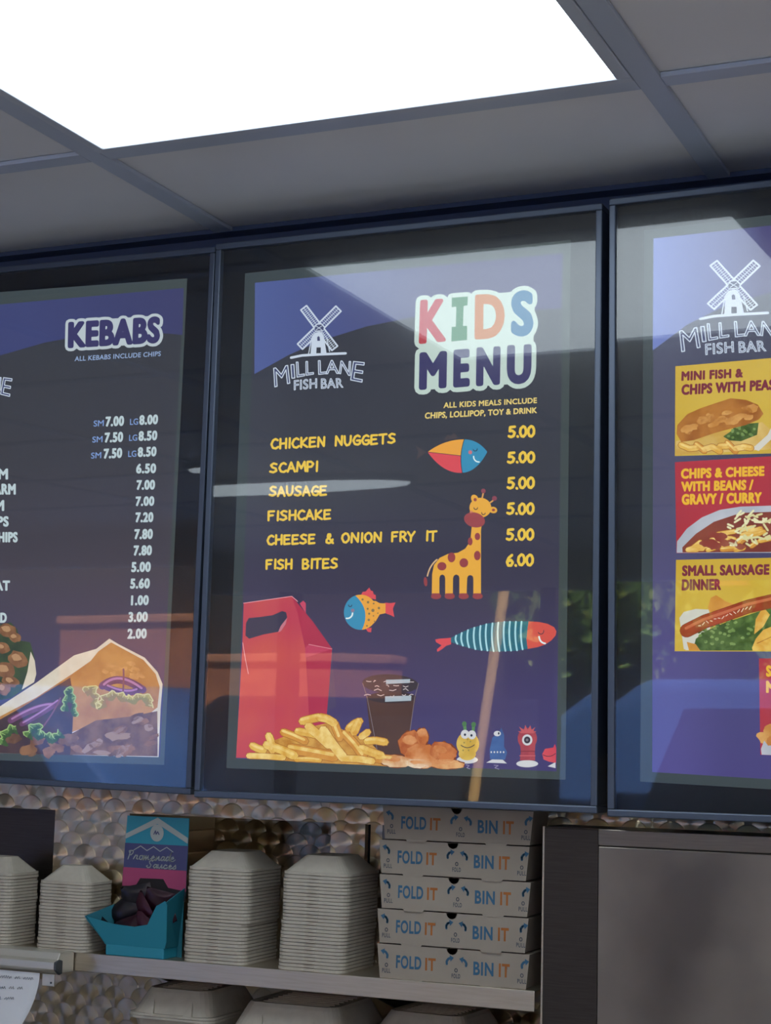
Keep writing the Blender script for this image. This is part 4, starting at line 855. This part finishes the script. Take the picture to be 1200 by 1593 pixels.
first = carton(); names = ['topmost', 'second', 'third', 'fourth', 'lowest']
spots = [(.3001+.0015, -.0359, .012), (.298, -.0732, .0), (.2998, -.1092, .008), (.2981, -.1461, .0), (.2995, -.1830, .012)]
for i, (cx_, z_, rz) in enumerate(spots):
    z_ = SZ + .0003 + (4-i)*.03655
    o = first if i == 0 else dup(first, (0, 0, 0))
    o.location = V(cx_, .0335, z_); o.rotation_euler = (0, 0, rz)
    tag(o, '%s white fold-flat carton of the five piled on the shelf' % names[i].capitalize(), 'carton', 'printed cartons piled on the shelf')

# ------------------------------------------------------------------ sauce dispenser box
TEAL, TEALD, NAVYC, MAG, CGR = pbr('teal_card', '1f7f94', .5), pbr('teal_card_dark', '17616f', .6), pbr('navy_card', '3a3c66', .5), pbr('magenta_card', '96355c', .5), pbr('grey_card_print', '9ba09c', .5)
sb = thing('sauce_dispenser_box', V(-.1215, .055, SZ), 'teal cardboard dispenser box of sauce sachets with a tall printed back', 'sauce box')
H_ = .157; BW = .0860; x0, x1 = -.0038, -.0038+BW       # local frame: box foot 0.. .086
yb = .004
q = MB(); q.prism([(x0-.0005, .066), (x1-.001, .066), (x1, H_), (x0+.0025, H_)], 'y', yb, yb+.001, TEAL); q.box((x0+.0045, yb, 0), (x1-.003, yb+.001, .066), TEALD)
bc = q.build('back_card', sb)
p = Flat(yb-.0002)
p.poly([(x0+.0005, .0975), (x1-.0005, .0975), (x1, .1255), (x0+.0012, .1255)], NAVYC); p.mb.build('name_band', bc)
p = Flat(yb-.0001); p.poly([(x0-.001, .062), (x1-.001, .062), (x1-.0005, .0970), (x0, .0970)], pbr('opening_shade', '120c10', .8)); p.mb.build('opening_shade', bc)  # near-black patch on the card paints the shade inside the torn hole
p = Flat(yb-.0003); p.poly([(x0-.0002, .0760), (x0+.018, .0770), (x0+.024, .0860), (x0+.055, .0865), (x0+.062, .0770), (x1-.0005, .0740), (x1-.0005, .0974), (x0+.0004, .0974)], MAG); p.mb.build('magenta_band', bc)
p = Flat(yb-.0004); xm = (x0+x1)/2+.001
p.poly([(x0+.0014, .1300), (x0+.0018, .1360), (xm, .1562), (x1-.0003, .1345), (x1-.0003, .1280), (xm, .1490)], CGR)
p.poly([(xm+.009*math.cos(a), .1385+.0098*math.sin(a)) for a in [i*math.pi/12 for i in range(24)]], CGR, 1); p.mb.build('gable_print', bc)
p = Flat(yb-.0007); p.stroke([(xm-.004, .137), (xm-.002, .141), (xm-.001, .137), (xm+.001, .140), (xm+.003, .137)], .0006, NAVYC)
wv = [(x0+.014+i*.0088, .1178+(.0050 if i % 2 else 0)) for i in range(7)]; p.stroke(wv, .0005, CGR)
# running script
SCR = {'P': ([(.15,0),(.35,1),(.1,.95),(.2,.75)],[(.3,1),(.7,1),(.75,.75),(.5,.5),(.25,.5)]), 'S': ([(.85,.85),(.6,1),(.35,.85),(.45,.6),(.7,.4),(.6,.08),(.3,0),(.05,.2),(.2,.3)],),
 'r': ([(0,.05),(.25,.55),(.3,.45),(.55,.5),(.45,.1),(.7,.05)],), 'o': ([(.5,.5),(.2,.45),(.15,.1),(.45,0),(.65,.25),(.5,.5),(.8,.42)],), 'm': ([(0,0),(.15,.5),(.1,0),(.4,.5),(.42,0),(.7,.5),(.75,.05),(.95,.08)],),
 'e': ([(0,.15),(.55,.35),(.4,.52),(.15,.35),(.2,.03),(.5,0),(.8,.2)],), 'n': ([(0,0),(.15,.5),(.12,0),(.5,.5),(.55,.05),(.8,.08)],), 'a': ([(.6,.45),(.3,.5),(.1,.2),(.3,0),(.55,.25),(.62,.48),(.6,.05),(.85,.1)],),
 'd': ([(.6,.45),(.3,.5),(.1,.2),(.3,0),(.55,.25),(.75,1),(.62,.05),(.85,.1)],), 'u': ([(.05,.5),(.08,.08),(.35,.02),(.58,.5),(.6,.05),(.85,.1)],), 'c': ([(.6,.42),(.35,.52),(.12,.2),(.35,0),(.8,.15)],), 's': ([(0,.05),(.4,.55),(.5,.1),(.2,0),(.1,.1)],)}
def script(text, xa, xb, zb_, hgt):
    wd = [1.1 if c == 'm' else .95 if c in 'PS' else .72 for c in text]; k = (xb-xa)/sum(wd); x = xa
    for c, g in zip(text, wd):
        for st in SCR[c]: p.stroke([(x+a*k+b*hgt*.18, zb_+b*hgt) for a, b in st], .00062, CGR, 0, 6)
        x += g*k
script('Promenade', x0+.005, x0+.069, .1070, .0100); script('Sauces', x0+.031, x0+.073, .0984, .0086)
p.mb.build('printed_lettering', bc)
# open tray in front: flaring front wall with a scooped edge
q = MB(); yf = -.026
outer = [(x0-.001, .012), (x0+.078, .012), (x0+.081, .020), (x0+.086, .062), (x0+.0835, .066), (x0+.072, .060), (x0+.064, .048), (x0+.058, .038), (x0+.04, .0345), (x0+.012, .036), (x0-.026, .043), (x0-.022, .037), (x0-.008, .022)]
def front(pt): x, z = pt; return (x, yf-.012*max(0, (z-.012)/.05), z)
n = len(outer); vs = [front(t) for t in outer]; q.add(vs + [(x, y+.001, z) for x, y, z in vs], [list(range(n)), list(range(n, 2*n))[::-1]] + [(i, (i+1) % n, n+(i+1) % n, n+i) for i in range(n)], TEAL)
tr_ = q.build('front_tray', sb)
q = MB(); q.box((x0, yf, 0), (x0+.077, yb, .0125), TEAL); q.build('foot', sb, bevel=.0012)
for xs, xf, zt in ((x0+.0835, x0+.080, .066), (x0-.001, x0-.0255, .046)):
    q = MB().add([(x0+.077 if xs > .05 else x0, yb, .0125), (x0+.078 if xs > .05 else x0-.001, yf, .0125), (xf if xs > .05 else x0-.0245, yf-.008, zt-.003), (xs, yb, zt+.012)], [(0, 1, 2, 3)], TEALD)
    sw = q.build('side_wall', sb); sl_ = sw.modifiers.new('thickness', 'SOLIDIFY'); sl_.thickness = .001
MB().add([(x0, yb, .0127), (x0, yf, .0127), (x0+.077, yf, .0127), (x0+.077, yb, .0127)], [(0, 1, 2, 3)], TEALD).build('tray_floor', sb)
p = Flat(0); 
M_SACH = [pbr('plum_foil', '2a0f1b', .3, .3), pbr('dark_foil', '17131a', .3, .3), pbr('wine_foil', '3c1524', .3, .3)]
def sachet(mat):
    q = MB(); N = 8; w_, h_ = .036, .026; rows = []
    for s in (1, -1):
        for j in range(N+1):
            for i in range(N+1):
                a, b = i/N, j/N; t = (math.sin(math.pi*a)*math.sin(math.pi*b))**.6*.0045
                rows.append(((a-.5)*w_, -s*t*1.0, (b-.5)*h_))
    f = []
    for s in (0, 1):
        o_ = s*(N+1)**2
        for j in range(N):
            for i in range(N): k = o_+j*(N+1)+i; f.append((k, k+1, k+N+2, k+N+1) if s == 0 else (k, k+N+1, k+N+2, k+1))
    q.add(rows, f, mat)
    return q
SPOT = [(-.012, -.014, .026, .3, .5, 1), (.014, -.013, .029, -.2, -.3, 0), (.038, -.012, .032, .1, .6, 2), (.060, -.010, .045, -.3, -.5, 0), (.030, -.003, .052, .3, .9, 2), (.006, -.004, .050, -.2, -.7, 1), (.050, -.0005, .062, .2, .2, 0), (.020, -.001, .066, .1, -.2, 1)]
wh = ['against the flared lip', 'low behind the scooped edge', 'at the middle of the scooped edge', 'leaning on the tall side', 'wine foil, in the middle', 'dark, near the open side', 'high beneath the magenta band', 'dark, up against the torn opening']
for i, (a, b, c, rx, ry, mi_) in enumerate(SPOT):
    o = sachet(M_SACH[mi_]).build('sauce_sachet', None, smooth=True); o.location = V(-.1215+a, .055+b, SZ+c); o.rotation_euler = (rx, ry, random.uniform(-.3, .3))
    tag(o, 'dark plum sauce sachet %s of the teal dispenser' % wh[i], 'sachet', 'sachets in the teal dispenser')

# ------------------------------------------------------------------ hinged lunch boxes on the lower shelf
def clamshell(w_, d_, zt, zr):
    """zr rim height, zt lid top height above the shelf"""
    root = link('lunch_box', None); R_ = lambda w, d, r, z: [(x, y, z) for x, y in rrect(w, d, r, 5)]
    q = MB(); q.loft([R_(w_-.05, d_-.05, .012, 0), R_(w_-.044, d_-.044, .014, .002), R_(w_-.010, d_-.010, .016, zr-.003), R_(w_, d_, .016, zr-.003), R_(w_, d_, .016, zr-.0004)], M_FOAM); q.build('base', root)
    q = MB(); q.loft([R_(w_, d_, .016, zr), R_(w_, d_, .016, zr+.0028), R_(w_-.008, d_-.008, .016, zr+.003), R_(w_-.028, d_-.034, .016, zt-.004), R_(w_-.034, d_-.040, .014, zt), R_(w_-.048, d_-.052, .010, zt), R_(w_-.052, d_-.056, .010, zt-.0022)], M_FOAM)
    lid = q.build('lid', root)
    q = MB()
    for i in range(7):
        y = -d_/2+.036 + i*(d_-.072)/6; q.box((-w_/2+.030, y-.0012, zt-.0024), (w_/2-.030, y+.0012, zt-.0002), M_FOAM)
    q.build('ridge', lid)
    for x in (-w_*.22, w_*.22):       # locking tabs pressed into the sloping front
        MB().add([(x-.006, -d_/2-.001, zr+.0005), (x+.006, -d_/2-.001, zr+.0005), (x+.001, -d_/2+.0105, zr+(zt-zr)*.62), (x-.001, -d_/2+.0105, zr+(zt-zr)*.62), (x-.006, -d_/2+.006, zr+.0005), (x+.006, -d_/2+.006, zr+.0005)],
                 [(0, 1, 2, 3), (0, 3, 4), (1, 5, 2), (0, 4, 5, 1), (3, 2, 5, 4)], M_FOAM).build('latch', lid)
    return root
for (x, y, rz, w_, d_, zt, zr, lab) in ((-.0530, .118, .03, .112, .140, .1140, .0850, 'white hinged lunch box under the shelf below the sauce box'), (.0935, .122, .03, .142, .150, .1090, .0790, 'white hinged lunch box with ridged lid below the shelf middle'), (.237, .160, -.04, .122, .130, .105, .079, 'shaded lunch box tucked behind the ridged one under the shelf')):
    o = clamshell(w_, d_, zt, zr); o.location = V(x, y, SZ2+.0003); o.rotation_euler = (0, 0, rz); tag(o, lab, 'takeaway box', 'hinged lunch boxes below the shelf')

# ------------------------------------------------------------------ ticket rail with its note
M_ALU = pbr('pale_aluminium', 'c9c4b8', .4, .6); M_CAP = pbr('dark_end_cap', '3b3f42', .5)
tr = thing('ticket_rail', V(-.40, 0, -.1815), 'pale aluminium ticket rail fixed along the front of the shelf', 'ticket rail')
q = MB(); q.prism([(.0285, .0), (.0285, -.0235), (-.004, -.0235), (-.012, -.0175), (-.012, -.0095), (-.004, -.0075), (.0, 0)], 'x', 0, .2330, M_ALU); q.build('rail', tr, bevel=.0008)
q = MB(); q.prism([(.001, -.0085), (.001, -.0228), (-.004, -.0240), (-.0125, -.0178), (-.0125, -.0092), (-.004, -.0070)], 'x', .2331, .2365, M_CAP); q.build('end_cap', tr, bevel=.0008)
q = MB(); q.box((.214, -.006, -.0370), (.2305, -.0045, -.0236), M_ALU); q.build('clip', tr, bevel=.0006); 
q = MB(); q.loft([[(.2265+.0012*math.cos(a*math.pi/4), y, -.033+.0012*math.sin(a*math.pi/4)) for a in range(8)] for y in (-.006, -.0066)], M_CAP); q.build('screw', tr)
M_PAPER = pbr('note_paper', 'cfd0d4', .8); M_INK = pbr('biro_ink', '39404f', .8)
q = MB(); NX, NZ = 8, 12; gr = []
def sheet(a, b): return (-.30+a*(.1115-.018*b*b), -.0075-.012*b*b-.004*math.sin(a*3)*b, -b*.075+.012*max(0, a-.55)*b*2)
for j in range(NZ+1):
    for i in range(NX+1): gr.append(sheet(i/NX, j/NZ))
q.add(gr, [(j*(NX+1)+i, j*(NX+1)+i+1, (j+1)*(NX+1)+i+1, (j+1)*(NX+1)+i) for j in range(NZ) for i in range(NX)], M_PAPER)
nt = q.build('order_note', None, smooth=True); nt.location = V(0, 0, -.2048); sl_ = nt.modifiers.new('thickness', 'SOLIDIFY'); sl_.thickness = .0002
tag(nt, 'white paper note with handwriting hanging from the ticket rail', 'note')
q = MB(); random.seed(9)
for row in range(3):
    a = .52; b = .10+row*.16
    while a < (.9 if row == 0 else .78 if row == 1 else .66):
        L = random.randint(3, 6); pts = []
        for k in range(L*3):
            x, y, z = sheet(a, b+.03*math.sin(k*1.9)*random.uniform(.5, 1)); pts.append((x, y-.0005, z)); a += .0085
        q.tube(pts, .00025, M_INK, 4); a += .03
q.build('handwriting', nt)

# ------------------------------------------------------------------ steel cabinet on the far side
M_DOOR = pbr('smudge_highlight_steel', '7d756c', 0.4, 1.0, noise='978f85', scale=5)  # paler colour blotches and smudged roughness stand in for the door's soft highlight
_n, _l = M_DOOR.node_tree.nodes, M_DOOR.node_tree.links
_z = [k for k in _n if k.type == 'TEX_NOISE'][0]; _b = [k for k in _n if k.type == 'BSDF_PRINCIPLED'][0]
_r = _n.new('ShaderNodeMapRange'); _r.inputs[1].default_value = .35; _r.inputs[2].default_value = .65; _r.inputs[3].default_value = .30; _r.inputs[4].default_value = .52
_l.new(_z.outputs['Fac'], _r.inputs[0]); _l.new(_r.outputs[0], _b.inputs['Roughness'])
cb = thing('steel_cabinet', V(.4030, .02, -1.0), 'brushed stainless steel cabinet beside the end of the shelf', 'cabinet')
CT = 1.0-.0160
q = MB(); q.prism([(.002, 0), (.274, 0), (.274, CT-.0145), (.068, CT-.0145), (.068, CT), (.002, CT)], 'x', 0, .75, M_STEEL_D); q.build('body', cb)
q = MB(); q.box((0, -.0005, .02), (.0590, .002, CT-.001), M_STEEL_D); q.build('side_panel', cb, bevel=.0006)
q = MB(); q.box((.0600, -.004, CT-.0165), (.75, .002, CT), M_STEEL); q.build('header', cb, bevel=.0008)
q = MB(); q.box((.0600, -.003, .02), (.75, .002, CT-.0175), M_DOOR); q.build('door', cb, bevel=.0008)
q = MB(); q.box((.0, -.0012, .02), (.0018, .002, CT), M_LIP); q.build('edge_trim', cb)
ct = thing('counter', (-1.0, -.12, 0), 'steel back counter standing below the shelves', 'counter')
MB().box((0, 0, .58), (2.6, .418, .62), M_STEEL).build('worktop', ct, bevel=.003); MB().box((.02, .03, 0), (2.58, .418, .58), M_STEEL_D).build('base', ct)

sc_ = thing('serving_counter', (-2.6, -1.30, 0), 'long pale serving counter in front of the menu boards', 'counter')
MB().box((0, 0, 1.00), (4.6, .80, 1.04), pbr('pale_worktop', 'dedad2', .45, noise='d6d1c8')).build('worktop', sc_, bevel=.004); MB().box((.03, .05, 0), (4.57, .75, 1.00), M_WALL).build('front', sc_)

# ------------------------------------------------------------------ the street outside, seen mirrored in the boards
M_ROAD = pbr('asphalt', '55565a', .9, noise='5f6064', scale=8); M_BRICK = pbr('red_brick', '86543c', .9, noise='9c6446', scale=12); M_BODY = pbr('blue_car_paint', '3f62a0', .25, .2, coat=.6)
structure('ground', MB().box((-40, -40, -.3), (40, RY0-.121, .1), M_ROAD))
M_BW = pbr('pale_render', 'b8b4ac', .8); M_WHITE = pbr('white_paint', 'd8d8d4', .6); M_REDP = pbr('red_paint', '9a2a30', .6); M_DGL = pbr('dark_window', '14181e', .1, spec=.8)
hs = thing('terraced_house', (-11.0, -11.5, .1), 'dark house behind the brick wall mirrored in the boards', 'building')
MB().box((0, -4, 0), (7.6, 0, 5.2), pbr('dark_brick', '1c1a19', .9)).build('wall', hs); MB().prism([(-4.3, 5.2), (.3, 5.2), (-2, 7.4)], 'x', -.2, 7.8, pbr('roof_slate', '22242a', .8)).build('roof', hs)
for x in (1.0, 4.6): MB().box((x, -.02, 3.0), (x+1.4, .03, 4.3), M_DGL).build('window', hs)
gw = thing('brick_wall', (-6.7, -8.9, .1), 'sunlit red brick garden wall mirrored in the kebab menu board', 'wall')
MB().box((0, 0, 0), (3.15, .22, 2.12), M_BRICK).build('masonry', gw); MB().box((-.02, -.03, 2.12), (3.17, .25, 2.18), pbr('coping', '9a6a50', .9)).build('coping', gw, bevel=.01)
sp = thing('shop_building', (-3.05, -10.5, .1), 'two storey shop building across the road mirrored in the boards', 'building')
MB().box((0, -5, 0), (9, 0, 6.4), pbr('dark_render', '1f1e1d', .9)).build('wall', sp); MB().box((-.05, 0, 3.05), (9.05, .18, 3.4), M_WHITE).build('fascia', sp); MB().box((-.05, 0, 2.7), (9.05, .12, 3.05), M_REDP).build('awning', sp)
for x in (.3, 3.3, 6.2): MB().box((x, -.02, .5), (x+2.5, .03, 2.6), M_DGL).build('shop_window', sp)
for x in (.8, 3.6, 6.6): MB().box((x, -.02, 4.2), (x+1.3, .03, 5.5), M_DGL).build('upper_window', sp)
def car(loc, rz, label, paint=None, van=False):
    root = thing('parked_car', loc, label, 'car', 'cars parked outside', rz)
    prof = [(-2.1, .32), (2.1, .32), (2.16, .62), (2.05, .92), (1.25, 1.06), (.62, 1.58), (.3, 1.66), (-1.3, 1.66), (-1.95, 1.12), (-2.12, .9)]
    paint = paint or M_BODY
    if van: prof = prof[:7] + [(-1.85, 1.66), (-2.0, 1.56), (-2.1, .9)]
    rows = []
    for y, k, dz in ((-.86, 1, 0), (-.80, 1.005, .0), (.80, 1.005, 0), (.86, 1, 0)):
        rows.append([(x*k, y*(1 if z < 1.1 else .82), z) for x, z in prof])
    q = MB(); q.loft(rows, paint); q.build('body', root, bevel=.05, seg=3, smooth=True)
    for s in (-1, 1):
        q = MB(); yy = s*.85
        q.add([(1.12, yy, 1.09), (.56, yy*.83, 1.53), (-.25, yy*.83, 1.58), (-.25, yy, 1.09)], [(0, 1, 2, 3)], M_DGL); q.add([(-.33, yy, 1.09), (-.33, yy*.83, 1.58), (-1.7 if van else -1.25, yy*.83, 1.56), (-1.86 if van else -1.72, yy, 1.12)], [(0, 1, 2, 3)], M_DGL)
        o = q.build('side_window', root); k = o.modifiers.new('thickness', 'SOLIDIFY'); k.thickness = .03; k.offset = 0
        for x in (-1.3, 1.35):
            q = MB(); q.loft([[(x+r*math.cos(a*math.pi/12), s*y, .32+r*math.sin(a*math.pi/12)) for a in range(24)] for y, r in ((.66, .30), (.68, .32), (.86, .32), (.88, .30), (.885, .2), (.875, .19))], M_BLACK); q.build('wheel', root)
    q = MB(); q.add([(1.22, -.68, 1.08), (1.22, .68, 1.08), (.64, .6, 1.57), (.64, -.6, 1.57)], [(0, 1, 2, 3)], M_DGL); o = q.build('windscreen', root); k = o.modifiers.new('thickness', 'SOLIDIFY'); k.thickness = .03; k.offset = 0
    return root
car((-4.9, -5.1, .1), math.pi+.05, 'blue car mirrored low in the kebab menu board')
cb2 = car((1.05, -4.9, .1), .0, 'blue van mirrored low in the picture card board', van=True); cb2.scale = (1, 1, 1.09)
car((-1.75, -7.0, .1), .0, 'black car added before the brick wall to darken the mirror view below the kids menu', paint=pbr('black_car_paint', '0e0f12', .2, .1), van=True).scale = (.95, 1, 1.1)  # dark car added to keep the lower bricks out of the boards' reflections
def tree(loc, h_, r, label, seed):
    random.seed(seed); root = thing('street_tree', loc, label, 'tree', 'trees across the road')
    q = MB(); q.tube([(0, 0, 0), (.05, 0, h_*.3), (-.03, .04, h_*.55), (.02, 0, h_*.8)], [.11, .09, .07, .03], pbr('bark', '4a3c30', .9)); 
    for a in range(6): an = a*1.05; q.tube([(0, 0, h_*(.4+.06*a)), (r*.5*math.cos(an), r*.5*math.sin(an), h_*(.5+.07*a))], [.04, .015], pbr('bark', '4a3c30', .9), 6)
    q.build('trunk', root); q = MB(); ms = [pbr('leaf_green', '4c6a2c', .7), pbr('leaf_olive', '66742f', .7)]
    for i in range(1500):
        d = Vector((random.gauss(0, 1), random.gauss(0, 1), random.gauss(0, 1))).normalized()*r*random.random()**.4; c = Vector((0, 0, h_*.68)) + Vector((d.x, d.y, d.z*1.1))
        e = Euler((random.uniform(0, 6), random.uniform(0, 6), random.uniform(0, 6))).to_matrix(); s = random.uniform(.05, .1)
        q.add([c+e@Vector(t)*s for t in ((-1, 0, 0), (0, -.5, .1), (1, 0, 0), (0, .5, .1))], [(0, 1, 2, 3)], ms[i % 2])
    o = q.build('crown', root); o['kind'] = 'stuff'
tree((-2.2, -8.4, .1), 3.7, .5, 'leafy green tree mirrored beside the edge of the kids menu', 4)
tree((-.9, -9.0, .1), 3.2, .8, 'smaller bushy tree mirrored in the border of the picture board', 5)
ps = thing('streak_post', (-1.75, -5.0, .1), 'leaning post added outside to mirror as a yellow streak in the kids menu', 'post')  # post added outside so that its mirror image draws the yellow streak
q = MB(); q.tube([(0, 0, 0), (.36, 0, 2.55)], .022, pbr('streak_post_yellow', 'd8b070', .8), 8); q.build('pole', ps); MB().box((-.12, -.12, 0), (.12, .12, .04), M_BW).build('base_plate', ps)
